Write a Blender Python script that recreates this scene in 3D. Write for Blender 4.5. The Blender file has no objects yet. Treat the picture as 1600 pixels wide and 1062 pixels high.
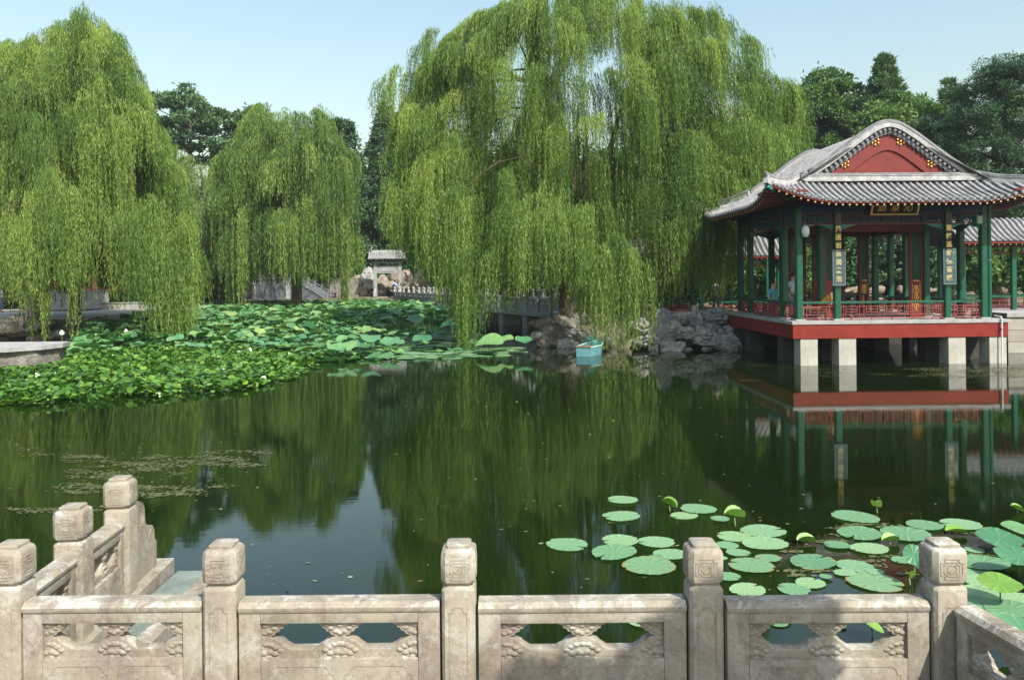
import bpy, bmesh, math, random
import numpy as np
from mathutils import Vector, Matrix
C = bpy.context
sc = C.scene
COL = sc.collection
R = math.radians
rng = np.random.default_rng(7)
random.seed(7)

# ------------------------------------------------------------------ camera
F = 1240.0; CH = 2.9; HY = 434.0; ROLL = 0.010
cam = bpy.data.cameras.new("camera"); co = bpy.data.objects.new("camera", cam); COL.objects.link(co)
cam.sensor_width = 36; cam.lens = 36 * F / 1600; cam.shift_y = -(531 - HY) / 1600
cam.clip_start = 0.05; cam.clip_end = 3000
co.location = (0, 0, CH)
co.rotation_euler = (Matrix.Rotation(R(90), 3, 'X') @ Matrix.Rotation(-ROLL, 3, 'Z')).to_euler()
sc.camera = co
def W(x, y, D):
    "photo pixel and depth -> world point"
    dx = x - 800; dy = y - HY
    u = dx - ROLL * dy; v = dy + ROLL * dx
    return Vector((u * D / F, D, CH - v * D / F))
def G(x, y, z=0.0):
    dx = x - 800; dy = y - HY
    v = dy + ROLL * dx
    return W(x, y, (CH - z) * F / v)

# ------------------------------------------------------------------ sky and sun
SAZ, SEL = R(33), R(46.5)
sv = Vector((math.sin(SAZ) * math.cos(SEL), -math.cos(SAZ) * math.cos(SEL), math.sin(SEL)))
w = bpy.data.worlds.new("World"); sc.world = w; w.use_nodes = True
nt = w.node_tree
sky = nt.nodes.new('ShaderNodeTexSky'); sky.sky_type = 'NISHITA'; sky.sun_disc = False
sky.sun_elevation = SEL; sky.sun_rotation = math.atan2(sv.x, sv.y)
sky.air_density = 2.0; sky.dust_density = 2.2; sky.ozone_density = 3.0; sky.altitude = 0
nt.links.new(sky.outputs[0], nt.nodes['Background'].inputs[0])
nt.nodes['Background'].inputs[1].default_value = 0.135
sl = bpy.data.lights.new("sun", 'SUN'); sl.energy = 4.6; sl.angle = R(0.5); sl.color = (1, 0.965, 0.90)
so = bpy.data.objects.new("sun", sl); COL.objects.link(so)
so.rotation_euler = sv.to_track_quat('Z', 'Y').to_euler()
sc.view_settings.view_transform = 'Standard'; sc.view_settings.look = 'None'
sc.view_settings.exposure = 0.62; sc.view_settings.gamma = 1.0
try:
    sc.cycles.max_bounces = 8; sc.cycles.transparent_max_bounces = 8
    sc.cycles.caustics_reflective = False; sc.cycles.caustics_refractive = False
except Exception: pass

# ------------------------------------------------------------------ helpers
class N:
    "small node material builder"
    def __init__(s, name):
        s.m = bpy.data.materials.new(name); s.m.use_nodes = True; s.t = s.m.node_tree
        s.b = s.t.nodes['Principled BSDF']; s.o = s.t.nodes['Material Output']
    def n(s, typ, **kw):
        nd = s.t.nodes.new(typ)
        for k, v in kw.items():
            if k.startswith('i_'): nd.inputs[k[2:].replace('_', ' ')].default_value = v
            else: setattr(nd, k, v)
        return nd
    def l(s, a, b): s.t.links.new(a, b)
    def coord(s, kind='Object', scale=(1, 1, 1)):
        tc = s.n('ShaderNodeTexCoord'); mp = s.n('ShaderNodeMapping'); mp.inputs['Scale'].default_value = scale
        if kind == 'World':
            g = s.n('ShaderNodeNewGeometry'); s.l(g.outputs['Position'], mp.inputs['Vector'])
        else: s.l(tc.outputs[kind], mp.inputs['Vector'])
        return mp.outputs['Vector']
    def noise(s, v, scale, detail=5, rough=.6, dist=0):
        nd = s.n('ShaderNodeTexNoise'); nd.inputs['Scale'].default_value = scale; nd.inputs['Detail'].default_value = detail
        nd.inputs['Roughness'].default_value = rough; nd.inputs['Distortion'].default_value = dist
        s.l(v, nd.inputs['Vector']); return nd.outputs['Fac']
    def ramp(s, f, stops, interp='LINEAR'):
        nd = s.n('ShaderNodeValToRGB'); nd.color_ramp.interpolation = interp
        el = nd.color_ramp.elements
        while len(el) < len(stops): el.new(0.5)
        for e, (p, c) in zip(el, stops):
            e.position = p; e.color = (*c, 1) if len(c) == 3 else c
        s.l(f, nd.inputs['Fac']); return nd.outputs['Color']
    def mix(s, f, a, b, blend='MIX'):
        nd = s.n('ShaderNodeMix', data_type='RGBA', blend_type=blend)
        for i, v in ((0, f), (6, a), (7, b)):
            if isinstance(v, (int, float)): nd.inputs[i].default_value = v
            elif isinstance(v, tuple): nd.inputs[i].default_value = (*v, 1)
            else: s.l(v, nd.inputs[i])
        return nd.outputs[2]
    def bump(s, h, strength=.4, dist=.02, prev=None):
        nd = s.n('ShaderNodeBump'); nd.inputs['Strength'].default_value = strength; nd.inputs['Distance'].default_value = dist
        s.l(h, nd.inputs['Height'])
        if prev is not None: s.l(prev, nd.inputs['Normal'])
        s.l(nd.outputs[0], s.b.inputs['Normal']); return nd.outputs[0]
    def col(s, c, rough=.7, spec=None, metal=0):
        if isinstance(c, tuple): s.b.inputs['Base Color'].default_value = (*c, 1)
        else: s.l(c, s.b.inputs['Base Color'])
        if isinstance(rough, (int, float)): s.b.inputs['Roughness'].default_value = rough
        else: s.l(rough, s.b.inputs['Roughness'])
        if spec is not None: s.b.inputs['Specular IOR Level'].default_value = spec
        s.b.inputs['Metallic'].default_value = metal
        return s

def obj(name, me, parent=None):
    o = bpy.data.objects.new(name, me); COL.objects.link(o)
    if parent is not None: o.parent = parent
    return o
def tag(o, label=None, cat=None, group=None, kind=None):
    if label: o['label'] = label
    if cat: o['category'] = cat
    if group: o['group'] = group
    if kind: o['kind'] = kind
    return o
def thing(name, loc, label, cat, group=None, rz=0):
    o = bpy.data.objects.new(name, None); COL.objects.link(o); o.empty_display_size = .2
    o.location = loc; o.rotation_euler = (0, 0, rz)
    return tag(o, label, cat, group)
def npmesh(name, V, faces, mat, smooth=False, tint=None, mats=None):
    "V (n,3); faces (m,k) int array"
    V = np.asarray(V, dtype=np.float32); Fa = np.asarray(faces, dtype=np.int32)
    me = bpy.data.meshes.new(name)
    me.vertices.add(len(V)); me.vertices.foreach_set('co', V.ravel())
    k = Fa.shape[1]
    me.loops.add(Fa.size); me.loops.foreach_set('vertex_index', Fa.ravel())
    me.polygons.add(len(Fa)); me.polygons.foreach_set('loop_start', np.arange(len(Fa), dtype=np.int32) * k)
    me.polygons.foreach_set('loop_total', np.full(len(Fa), k, dtype=np.int32))
    if smooth: me.polygons.foreach_set('use_smooth', np.ones(len(Fa), dtype=bool))
    if tint is not None:
        a = me.attributes.new('tint', 'FLOAT', 'FACE'); a.data.foreach_set('value', np.asarray(tint, dtype=np.float32))
    me.materials.append(mat); me.update(); me.validate()
    return me
class MB:
    def __init__(s): s.v = []; s.f = []; s.M = Matrix.Identity(4)
    def add(s, vs, fs):
        n = len(s.v); s.v += [tuple(s.M @ Vector(v)) for v in vs]; s.f += [tuple(i + n for i in f) for f in fs]; return s
    def box(s, x0, x1, y0, y1, z0, z1, c=0):
        "box with chamfered edges c"
        if c <= 0:
            vs = [(x, y, z) for z in (z0, z1) for y in (y0, y1) for x in (x0, x1)]
            return s.add(vs, [(0, 2, 3, 1), (4, 5, 7, 6), (0, 1, 5, 4), (2, 6, 7, 3), (0, 4, 6, 2), (1, 3, 7, 5)])
        bm = bmesh.new(); bmesh.ops.create_cube(bm, size=1)
        for v in bm.verts:
            v.co = Vector(((x0 + x1) / 2 + v.co.x * (x1 - x0), (y0 + y1) / 2 + v.co.y * (y1 - y0), (z0 + z1) / 2 + v.co.z * (z1 - z0)))
        bmesh.ops.bevel(bm, geom=bm.edges[:], offset=c, segments=2, affect='EDGES', profile=.6)
        return s.bm(bm)
    def bm(s, bm):
        bm.verts.index_update(); s.add([v.co for v in bm.verts], [[v.index for v in f.verts] for f in bm.faces]); bm.free(); return s
    def tube(s, pts, rad, n=8, cap=True):
        "tapered tube along points"
        pts = [Vector(p) for p in pts]
        if isinstance(rad, (int, float)): rad = [rad] * len(pts)
        vs = []; fs = []; up = Vector((0, 0, 1)); prev = None
        for i, p in enumerate(pts):
            d = (pts[min(i + 1, len(pts) - 1)] - pts[max(i - 1, 0)]).normalized()
            if prev is None:
                a = d.cross(up) if abs(d.z) < .95 else d.cross(Vector((1, 0, 0)))
            else: a = prev - d * prev.dot(d)
            a.normalize(); b = d.cross(a); prev = a
            for k in range(n):
                t = 2 * math.pi * (k + .5) / n
                vs.append(p + (a * math.cos(t) + b * math.sin(t)) * rad[i])
        for i in range(len(pts) - 1):
            for k in range(n):
                k2 = (k + 1) % n
                fs.append((i * n + k, i * n + k2, (i + 1) * n + k2, (i + 1) * n + k))
        if cap: fs += [tuple(range(n))[::-1], tuple((len(pts) - 1) * n + k for k in range(n))]
        return s.add(vs, fs)
    def lathe(s, prof, c=(0, 0, 0), n=16):
        vs = []; fs = []
        for r, z in prof:
            for k in range(n):
                t = 2 * math.pi * k / n; vs.append((c[0] + r * math.cos(t), c[1] + r * math.sin(t), c[2] + z))
        for i in range(len(prof) - 1):
            for k in range(n):
                k2 = (k + 1) % n; fs.append((i * n + k, i * n + k2, (i + 1) * n + k2, (i + 1) * n + k))
        fs += [tuple(range(n))[::-1], tuple((len(prof) - 1) * n + k for k in range(n))]
        return s.add(vs, fs)
    def ball(s, c, r, sub=1):
        bm = bmesh.new(); bmesh.ops.create_icosphere(bm, subdivisions=sub, radius=1)
        r = (r, r, r) if isinstance(r, (int, float)) else r
        for v in bm.verts: v.co = Vector((c[0] + v.co.x * r[0], c[1] + v.co.y * r[1], c[2] + v.co.z * r[2]))
        return s.bm(bm)
    def prism(s, poly, y0, y1, plane='xz'):
        "polygon (convex or simple) in xz extruded along y (or yz along x, xy along z)"
        n = len(poly)
        def P(a, b, c):
            return (a, c, b) if plane == 'xz' else ((c, a, b) if plane == 'yz' else (a, b, c))
        vs = [P(a, b, y0) for a, b in poly] + [P(a, b, y1) for a, b in poly]
        fs = [tuple(range(n)), tuple(range(2 * n - 1, n - 1, -1))] + [(i, i + n, (i + 1) % n + n, (i + 1) % n) for i in range(n)]
        return s.add(vs, fs)
    def mesh(s, name, mat, smooth=False):
        me = bpy.data.meshes.new(name); me.from_pydata(s.v, [], s.f)
        bm = bmesh.new(); bm.from_mesh(me); bmesh.ops.recalc_face_normals(bm, faces=bm.faces); bm.to_mesh(me); bm.free()
        if smooth: me.polygons.foreach_set('use_smooth', [True] * len(me.polygons))
        me.materials.append(mat); me.update(); return me
    def build(s, name, mat, parent=None, smooth=False): return obj(name, s.mesh(name, mat, smooth), parent)
def sharp(o, ang=35):
    me = o.data
    me.polygons.foreach_set('use_smooth', [True] * len(me.polygons))
    try: me.set_sharp_from_angle(angle=R(ang))
    except Exception: pass
    return o
def curve_mesh(loops, ext, bevel=0.0, mat=None, name='m', res=1):
    "flat filled shape with holes in XZ plane, thickness 2*ext along Y"
    cu = bpy.data.curves.new(name, 'CURVE'); cu.dimensions = '2D'; cu.fill_mode = 'BOTH'; cu.extrude = ext; cu.bevel_depth = bevel; cu.bevel_resolution = res
    for lp in loops:
        sp = cu.splines.new('POLY'); sp.points.add(len(lp) - 1)
        for p, (a, b) in zip(sp.points, lp): p.co = (a, b, 0, 1)
        sp.use_cyclic_u = True
    o = bpy.data.objects.new(name, cu); COL.objects.link(o)
    C.view_layer.update()
    me = bpy.data.meshes.new_from_object(o.evaluated_get(C.evaluated_depsgraph_get()))
    bpy.data.objects.remove(o); bpy.data.curves.remove(cu)
    me.transform(Matrix.Rotation(R(90), 4, 'X'))
    me.materials.clear()
    if mat: me.materials.append(mat)
    return me
def text_mesh(txt, size, mat, ext=.004, name='lettering', bold=.0):
    cu = bpy.data.curves.new(name, 'FONT'); cu.body = txt; cu.size = size; cu.extrude = ext; cu.align_x = 'CENTER'; cu.align_y = 'CENTER'; cu.offset = bold; cu.resolution_u = 3
    o = bpy.data.objects.new(name, cu); COL.objects.link(o); C.view_layer.update()
    me = bpy.data.meshes.new_from_object(o.evaluated_get(C.evaluated_depsgraph_get()))
    bpy.data.objects.remove(o); bpy.data.curves.remove(cu)
    me.transform(Matrix.Rotation(R(90), 4, 'X')); me.materials.clear(); me.materials.append(mat)
    return me

# ------------------------------------------------------------------ materials
def m_marble(name, base=(.30, .265, .20), dark=(.19, .16, .12), white=(.46, .44, .39), stain=(.21, .165, .145)):
    n = N(name); v = n.coord('World')
    c = n.ramp(n.noise(v, 1.6, 6, .65), [(.3, dark), (.45, base), (.62, tuple(min(1, b * 1.08) for b in base)), (.8, white)])
    vs = n.coord('World', (3, 3, .7))
    st = n.ramp(n.noise(vs, 1.3, 5, .7, .6), [(.50, (0, 0, 0)), (.66, (1, 1, 1))])
    c = n.mix(n.mix(1.0, st, (.75, .75, .75), 'MULTIPLY'), c, stain)
    big = n.ramp(n.noise(n.coord('World', (1.1, 1.1, .8)), 1.4, 5, .75, 1.2), [(.50, (0, 0, 0)), (.60, (1, 1, 1))])
    c = n.mix(n.mix(1.0, big, (.45, .45, .45), 'MULTIPLY'), c, stain)
    rs = n.ramp(n.noise(n.coord('World', (7, 7, 1.0)), 1.6, 5, .7, .5), [(.62, (0, 0, 0)), (.72, (1, 1, 1))])
    c = n.mix(n.mix(1.0, rs, (.55, .55, .55), 'MULTIPLY'), c, (.20, .12, .055))
    geo = n.n('ShaderNodeNewGeometry'); sxyz = n.n('ShaderNodeSeparateXYZ'); n.l(geo.outputs['Normal'], sxyz.inputs[0])
    up_ = n.ramp(sxyz.outputs[2], [(.3, (.45, .45, .45)), (.7, (1, 1, 1))])
    wp = n.ramp(n.noise(v, 4.0, 7, .8, .8), [(.50, (0, 0, 0)), (.60, (1, 1, 1))])
    c = n.mix(n.mix(1.0, wp, up_, 'MULTIPLY'), c, white)
    gr = n.ramp(n.noise(v, 11, 6, .75, .4), [(.30, (.55, .52, .48)), (.46, (1, 1, 1))])
    c = n.mix(.6, c, gr, 'MULTIPLY')
    sp = n.ramp(n.noise(v, 40, 4, .7), [(.3, (.62, .58, .52)), (.5, (1, 1, 1))])
    c = n.mix(.65, c, sp, 'MULTIPLY')
    n.col(c, .75, .3)
    n.bump(n.noise(v, 55, 5, .7), .35, .006, n.bump(n.noise(v, 7, 4, .6), .35, .02))
    return n.m
def m_plain(name, c, rough=.6, var=.25, scale=6, bump=.15, spec=.4, metal=0, coord='Object'):
    n = N(name); v = n.coord(coord)
    a = tuple(x * (1 - var) for x in c); b = tuple(min(1, x * (1 + var)) for x in c)
    n.col(n.ramp(n.noise(v, scale, 5, .65), [(.3, a), (.7, b)]), rough, spec, metal)
    if bump: n.bump(n.noise(v, scale * 6, 4, .6), bump, .01)
    return n.m
MARBLE = m_marble("weathered_marble")
MARBLE_FAR = m_marble("pale_marble", (.32, .32, .305), (.20, .20, .19), (.45, .45, .43), (.24, .23, .21))
def m_leaf(name, dark, mid, light, trans=.35, rough=.5, spec=.3):
    n = N(name)
    at = n.n('ShaderNodeAttribute', attribute_name='tint')
    c = n.ramp(at.outputs['Fac'], [(0, dark), (.5, mid), (1, light)])
    n.col(c, rough, spec)
    tr = n.n('ShaderNodeBsdfTranslucent'); n.l(n.mix(1.0, c, (1.0, 1.15, .5), 'MULTIPLY'), tr.inputs['Color'])
    ms = n.n('ShaderNodeMixShader'); ms.inputs[0].default_value = trans
    n.l(n.b.outputs[0], ms.inputs[1]); n.l(tr.outputs[0], ms.inputs[2]); n.l(ms.outputs[0], n.o.inputs['Surface'])
    return n.m
def m_bark(name, c=(.12, .09, .065)):
    n = N(name); v = n.coord('Object', (6, 6, 1.2))
    n.col(n.ramp(n.noise(v, 3, 6, .7), [(.3, tuple(x * .5 for x in c)), (.7, tuple(x * 1.5 for x in c))]), .9, .2)
    n.bump(n.noise(v, 6, 5, .7), .8, .04)
    return n.m
BARK = m_bark("bark")
# ------------------------------------------------------------------ ground and water
POND = [(-3.6, 4.92), (-34, 6), (-34, 33), (-26, 34), (-26, 39.2), (-22.2, 40.2), (-20, 46), (-19.5, 56), (-27, 70),
        (-14, 71), (-10.5, 73.5), (3, 74), (9, 60), (7, 47), (4, 41.5), (1.6, 36.5), (1.8, 33.4), (5, 32), (9.3, 32.8), (10.5, 35.2), (16.8, 34.6), (17.4, 28.6), (26, 28.2), (26, 5), (3.4, 4.92)]
def sdist(P, X, Y):
    "signed distance, negative inside"
    d = np.full(X.shape, 1e9); ins = np.zeros(X.shape, bool)
    for (x0, y0), (x1, y1) in zip(P, P[1:] + P[:1]):
        ex, ey = x1 - x0, y1 - y0
        t = np.clip(((X - x0) * ex + (Y - y0) * ey) / (ex * ex + ey * ey), 0, 1)
        d = np.minimum(d, np.hypot(X - x0 - t * ex, Y - y0 - t * ey))
        c = ((y0 > Y) != (y1 > Y)) & (X < ex * (Y - y0) / (ey + 1e-12) + x0)
        ins ^= c
    return np.where(ins, -d, d)
gx = np.concatenate([[-900, -300, -120, -80], np.arange(-60, 60.1, .55), [80, 120, 300, 900]])
gy = np.concatenate([[-500, -150, -60, -30], np.arange(-15, 105, .55), [120, 160, 300, 600, 1500]])
X, Y = np.meshgrid(gx, gy)
sd = sdist(POND, X, Y)
top = np.where(Y < 5.6, .30, 1.0) + np.where(Y > 60, np.clip((Y - 60) * .01, 0, .5), 0)
wob = .06 * np.sin(X * 1.7 + 1.3 * np.sin(Y * 1.1)) + .05 * np.sin(Y * 2.3 + X * .7)
t = np.clip((sd + .15) / .7, 0, 1); t = t * t * (3 - 2 * t)
Z = -0.9 + (top + .9) * t + wob * t
V = np.stack([X.ravel(), Y.ravel(), Z.ravel()], 1)
nx, ny = len(gx), len(gy)
I = np.arange(nx * ny).reshape(ny, nx)
Fq = np.stack([I[:-1, :-1].ravel(), I[:-1, 1:].ravel(), I[1:, 1:].ravel(), I[1:, :-1].ravel()], 1)
n = N("earth"); v = n.coord('World')
c = n.ramp(n.noise(v, .35, 6, .7), [(.35, (.10, .085, .055)), (.5, (.20, .17, .12)), (.7, (.30, .26, .19))])
g = n.ramp(n.noise(v, 1.1, 6, .75), [(.48, (0, 0, 0)), (.58, (1, 1, 1))])
c = n.mix(g, c, (.045, .065, .02))
n.col(c, .95, .1); n.bump(n.noise(v, 9, 6, .8), .7, .05)
tag(obj('ground', npmesh('ground', V, Fq, n.m, True)), kind='structure')

n = N("pond_water"); v = n.coord('World')
mask = n.ramp(n.noise(n.coord('World', (.30, .55, 1)), 1.0, 4, .6), [(.35, (.2, .2, .2)), (.65, (1, 1, 1))])
n.col(n.ramp(n.noise(n.coord('World', (.15, .3, 1)), 1, 4, .6), [(.3, (.004, .010, .002)), (.7, (.007, .016, .003))]), 0.0, .5)
n.b.inputs['IOR'].default_value = 1.42
h1 = n.noise(n.coord('World', (1.0, 2.6, 1)), 2.4, 3, .5)
h2 = n.noise(n.coord('World', (1, 2.2, 1)), 14, 3, .55)
b1 = n.bump(h1, .0045, .10)
n.bump(n.mix(1.0, h2, mask, 'MULTIPLY'), .010, .03, b1)
mb = MB(); mb.add([(-60, 3.5, 0), (60, 3.5, 0), (60, 100, 0), (-60, 100, 0)], [(0, 1, 2, 3)])
tag(mb.build('water', n.m), kind='structure')

# paths
PAVE = m_plain("path_paving", (.40, .37, .31), .9, .25, 1.2, .3, .2, coord='World')
mb = MB()
def slab(pts, z0, z1): mb.prism(pts, z0, z1, 'xy')
slab([(-34, 41.2), (-22.6, 41.2), (-20.4, 46), (-19.9, 57), (-26, 63), (-34, 63)], .8, 1.09)
tag(mb.build('path', PAVE), kind='structure')
mb = MB(); slab([(2.2, 37.6), (9, 34.4), (10.4, 36.0), (24, 36.2), (24, 38.6), (4.6, 40.6)], .8, 1.12)
tag(mb.build('pavement', PAVE), kind='structure')
mb = MB(); slab([(-13, 76.0), (4, 76.0), (12, 62), (30, 62), (30, 82), (-24, 82), (-24, 74)], .8, 1.16)
tag(mb.build('courtyard_paving', PAVE), kind='structure')

# ------------------------------------------------------------------ near terrace
STONE = m_plain("terrace_stone", (.30, .28, .24), .85, .2, 3, .3, .2, coord='World')
mb = MB(); mb.box(-6, 6, 1.55, 4.86, -.8, .38, .01)
tag(mb.build('terrace', STONE), kind='structure')
mb = MB(); mb.box(-7, 7, -9, 1.5, -.5, 1.30, .01)
tag(mb.build('upper_terrace', STONE), kind='structure')

# ------------------------------------------------------------------ balustrade pieces (local: x along run, front face towards -y)
PW = .098
def post_parts(parent, x, y, z0=.38, z1=1.335, rz=0):
    M = Matrix.Translation((x, y, 0)) @ Matrix.Rotation(rz, 4, 'Z')
    a = MB(); a.M = M
    ch = .018
    oct_ = lambda h, c: [(-h + c, -h), (h - c, -h), (h, -h + c), (h, h - c), (h - c, h), (-h + c, h), (-h, h - c), (-h, -h + c)]
    def ring(prof):
        vs = []; fs = []
        for h, c, z in prof: vs += [(px, py, z) for px, py in oct_(h, c)]
        for i in range(len(prof) - 1):
            for k in range(8): fs.append((i * 8 + k, i * 8 + (k + 1) % 8, (i + 1) * 8 + (k + 1) % 8, (i + 1) * 8 + k))
        fs += [tuple(range(8))[::-1], tuple((len(prof) - 1) * 8 + k for k in range(8))]
        a.add(vs, fs)
    zc = z1 - .225
    ring([(PW, ch, z0), (PW, ch, zc - .035), (PW - .008, ch, zc - .02), (PW - .02, ch, zc - .010), (PW - .02, ch, zc)])
    # shallow carved panel outlines on four faces
    for k in range(4):
        a.M = M @ Matrix.Rotation(k * math.pi / 2, 4, 'Z')
        zt = zc - .13; hw = .052; g = .004
        pts = [(-hw, z0), (-hw, zt - .03), (-hw + .018, zt - .03), (-hw + .03, zt), (hw - .03, zt), (hw - .018, zt - .03), (hw, zt - .03), (hw, z0)]
        for (xa, za), (xb, zb) in zip(pts, pts[1:]):
            a.tube([(xa, -PW, za), (xb, -PW, zb)], g, 4)
    p = a.build('baluster_post', MARBLE, parent); sharp(p)
    a = MB(); a.M = M; ch = .026; ring_h = .101
    ring([(ring_h - .018, .02, zc), (ring_h - .004, ch, zc + .012), (ring_h, ch, zc + .03), (ring_h, ch, z1 - .052), (ring_h - .006, ch, z1 - .034), (ring_h - .022, ch, z1 - .022),
          (ring_h - .030, .012, z1 - .020), (ring_h - .030, .012, z1 - .004), (ring_h - .036, .010, z1)])
    for k in range(4):
        a.M = M @ Matrix.Rotation(k * math.pi / 2, 4, 'Z')
        zc0 = (zc + z1 - .04) / 2
        for q, (hw, hz) in enumerate([(.062, .058), (.044, .040), (.026, .022)]):
            c = hw * .35
            pts = [(-hw, -hz + c), (-hw, hz - c), (-hw + c, hz - c), (-hw + c, hz), (hw - c, hz), (hw - c, hz - c), (hw, hz - c), (hw, -hz + c), (hw - c, -hz + c), (hw - c, -hz), (-hw + c, -hz), (-hw + c, -hz + c)]
            for (xa, za), (xb, zb) in zip(pts, pts[1:] + pts[:1]):
                a.tube([(xa, -ring_h, zc0 + za), (xb, -ring_h, zc0 + zb)], .0042, 4)
    sharp(a.build('cap', MARBLE, p))
    return p
def panel(parent, x0, x1, y, z0=.38, z1=1.0, rz=0, org=(0, 0), holes=2, both=False):
    "carved stone panel from x0 to x1"
    w_ = x1 - x0; cx = (x0 + x1) / 2
    k = w_ / 1.16 if holes == 2 else 1
    zh = z1 - .205
    hx = .217 * k
    loops = [[(x0, z0), (x1, z0), (x1, z1 - .05), (x0, z1 - .05)]]
    sh = [(-.075, .068), (.075, .068), (.083, .058), (.098, .055), (.103, .042), (.118, .038), (.124, .026), (.14, .022), (.147, .01), (.168, .004), (.172, -.004),
          (.150, -.012), (.135, -.022), (.118, -.028), (.100, -.046), (.066, -.066), (-.066, -.066), (-.100, -.046), (-.118, -.028), (-.135, -.022), (-.150, -.012), (-.172, -.004),
          (-.168, .004), (-.147, .01), (-.14, .022), (-.124, .026), (-.118, .038), (-.103, .042), (-.098, .055), (-.083, .058)]
    for s in (-1, 1):
        loops.append([(cx + s * hx + a * k * 1.12, zh + b * 1.22) for a, b in sh][::-1])
    M = Matrix.Translation((org[0], org[1], 0)) @ Matrix.Rotation(rz, 4, 'Z')
    me = curve_mesh(loops, .036, .004, MARBLE, 'panel')
    me.transform(Matrix.Translation((0, y, 0))); 
    a = MB()
    for f in me.polygons: pass
    a.add([v.co for v in me.vertices], [list(p.vertices) for p in me.polygons])
    bpy.data.meshes.remove(me)
    T = .066
    for sgn in ((-1, 1)):
        ya, yb = (y - T, y - .034) if sgn < 0 else (y + .034, y + T)
        # frame: stiles, top band, lower field
        a.box(x0, x0 + .125 * k, ya, yb, z0, z1 - .052, .005)
        a.box(x1 - .125 * k, x1, ya, yb, z0, z1 - .052, .005)
        a.box(x0 + .125 * k + .001, x1 - .125 * k - .001, ya, yb, z1 - .118, z1 - .053, .004)
        a.box(x0 + .125 * k + .001, x1 - .125 * k - .001, ya, yb - sgn * -.0, z0, zh - .125, .004)
        yf = y + sgn * T
        # cartouches
        for s in (-1, 1):
            hw = .19 * k; zt = zh - .165; c0 = cx + s * .225 * k
            pts = [(-hw, z0 + .06), (-hw, zt - .05), (-hw + .02, zt - .045), (-hw + .03, zt - .015), (-hw + .055, zt), (hw - .055, zt), (hw - .03, zt - .015), (hw - .02, zt - .045), (hw, zt - .05), (hw, z0 + .06)]
            for (xa, za), (xb, zb) in zip(pts, pts[1:] + pts[:1]):
                a.tube([(c0 + xa, yf, za), (c0 + xb, yf, zb)], .004, 4)
        # cloud carvings: upper and lower, centre and both ends
        yc = y + sgn * .040
        rr = random.Random(int(abs(x0) * 100))
        def lobe(px, pz, r, e=.009): a.ball((px, yc, pz), (r * 1.45, e + rr.uniform(-.003, .003), r * rr.uniform(.75, 1.0)), 2)
        for s in (-1, 0, 1):
            bx = cx + s * (hx + .225 * k) if s else cx
            for q in (-1, 1):
                if s and q == s: continue
                ec = cx + (hx if (s == 0 and q > 0) or s > 0 else -hx)
                dirq = 1 if ec > bx else -1
                for m, (ox, oz, r) in enumerate([(.085, .060, .022), (.105, .047, .020), (.128, .030, .020), (.155, .012, .021), (.178, .004, .020), (.150, .050, .024), (.178, .045, .022), (.13, .068, .014), (.19, .070, .018)]):
                    lobe(ec - dirq * (ox * 1.10 + .022) * k, zh + oz * 1.15 + .014, r * .74)
                for m, (ox, oz, r) in enumerate([(.105, -.062, .020), (.128, -.045, .021), (.152, -.032, .021), (.178, -.028, .022), (.132, -.078, .022), (.160, -.070, .026), (.19, -.075, .024), (.165, -.10, .020), (.12, -.105, .016)]):
                    lobe(ec - dirq * (ox * 1.10 + .016) * k, zh + oz * 1.1 - .014, r * .76)
    # top rail: chamfered
    rail = [(-.072, 0), (-.078, .012), (-.078, .030), (-.050, .056), (.050, .056), (.078, .030), (.078, .012), (.072, 0)]
    zr = z1 - .053
    n0 = len(rail); vs = []
    for px in (x0, x1):
        vs += [(px, y + ry, zr + rz_) for ry, rz_ in rail]
    a.add(vs, [tuple(range(n0)), tuple(range(2 * n0 - 1, n0 - 1, -1))] + [(i, (i + 1) % n0, (i + 1) % n0 + n0, i + n0) for i in range(n0)])
    b = MB(); b.M = M; b.add(a.v, a.f)
    o = b.build('carved_panel', MARBLE, parent); sharp(o, 32); return o

# front run: posts at photo x centres
def fpos(xpix):
    D = 4.66 - (xpix - 336) * (.10 / 1147)
    return ((xpix - 800) / F * D, D)
front = thing('stone_balustrade', (0, 4.6, 0), "long pale marble balustrade running along the bottom of the picture with cloud shaped openings", "balustrade")
fp = [fpos(x) for x in (-2, 336, 711, 1100, 1483)]
for (x, y) in fp: post_parts(front, x, y - 4.6 + .1)
rzf = math.atan2(fp[4][1] - fp[1][1], fp[4][0] - fp[1][0])
for (a0, a1) in zip(fp, fp[1:]):
    panel(front, a0[0] + .116, a1[0] - .113, .1 + (a0[1] + a1[1]) / 2 - 4.6 - .012)
mb = MB(); mb.box(-3.25, 2.75, -.10, .34, .25, .39, .01); mb.build('base_course', MARBLE, front)
# left wing going out over the pond
lw = thing('stone_balustrade', (-3.1, 5.5, 0), "short marble balustrade wing on the left ending in a scroll drum stone", "balustrade")
def lx(d): return -3.03 - (d - 4.76) * .07
for d in (5.55, 6.33): post_parts(lw, lx(d) + 3.1 , d - 5.5, .38, 1.345, .07)
for d0, d1 in ((4.87, 5.44), (5.66, 6.22)):
    M0 = Matrix.Rotation(math.pi / 2 + .07, 4, 'Z')
    o = panel(lw, 0, d1 - d0, 0, .38, 1.015)
    o.data.transform(Matrix.Translation((lx(d0) + 3.1, d0 - 5.5, 0)) @ M0)
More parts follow.
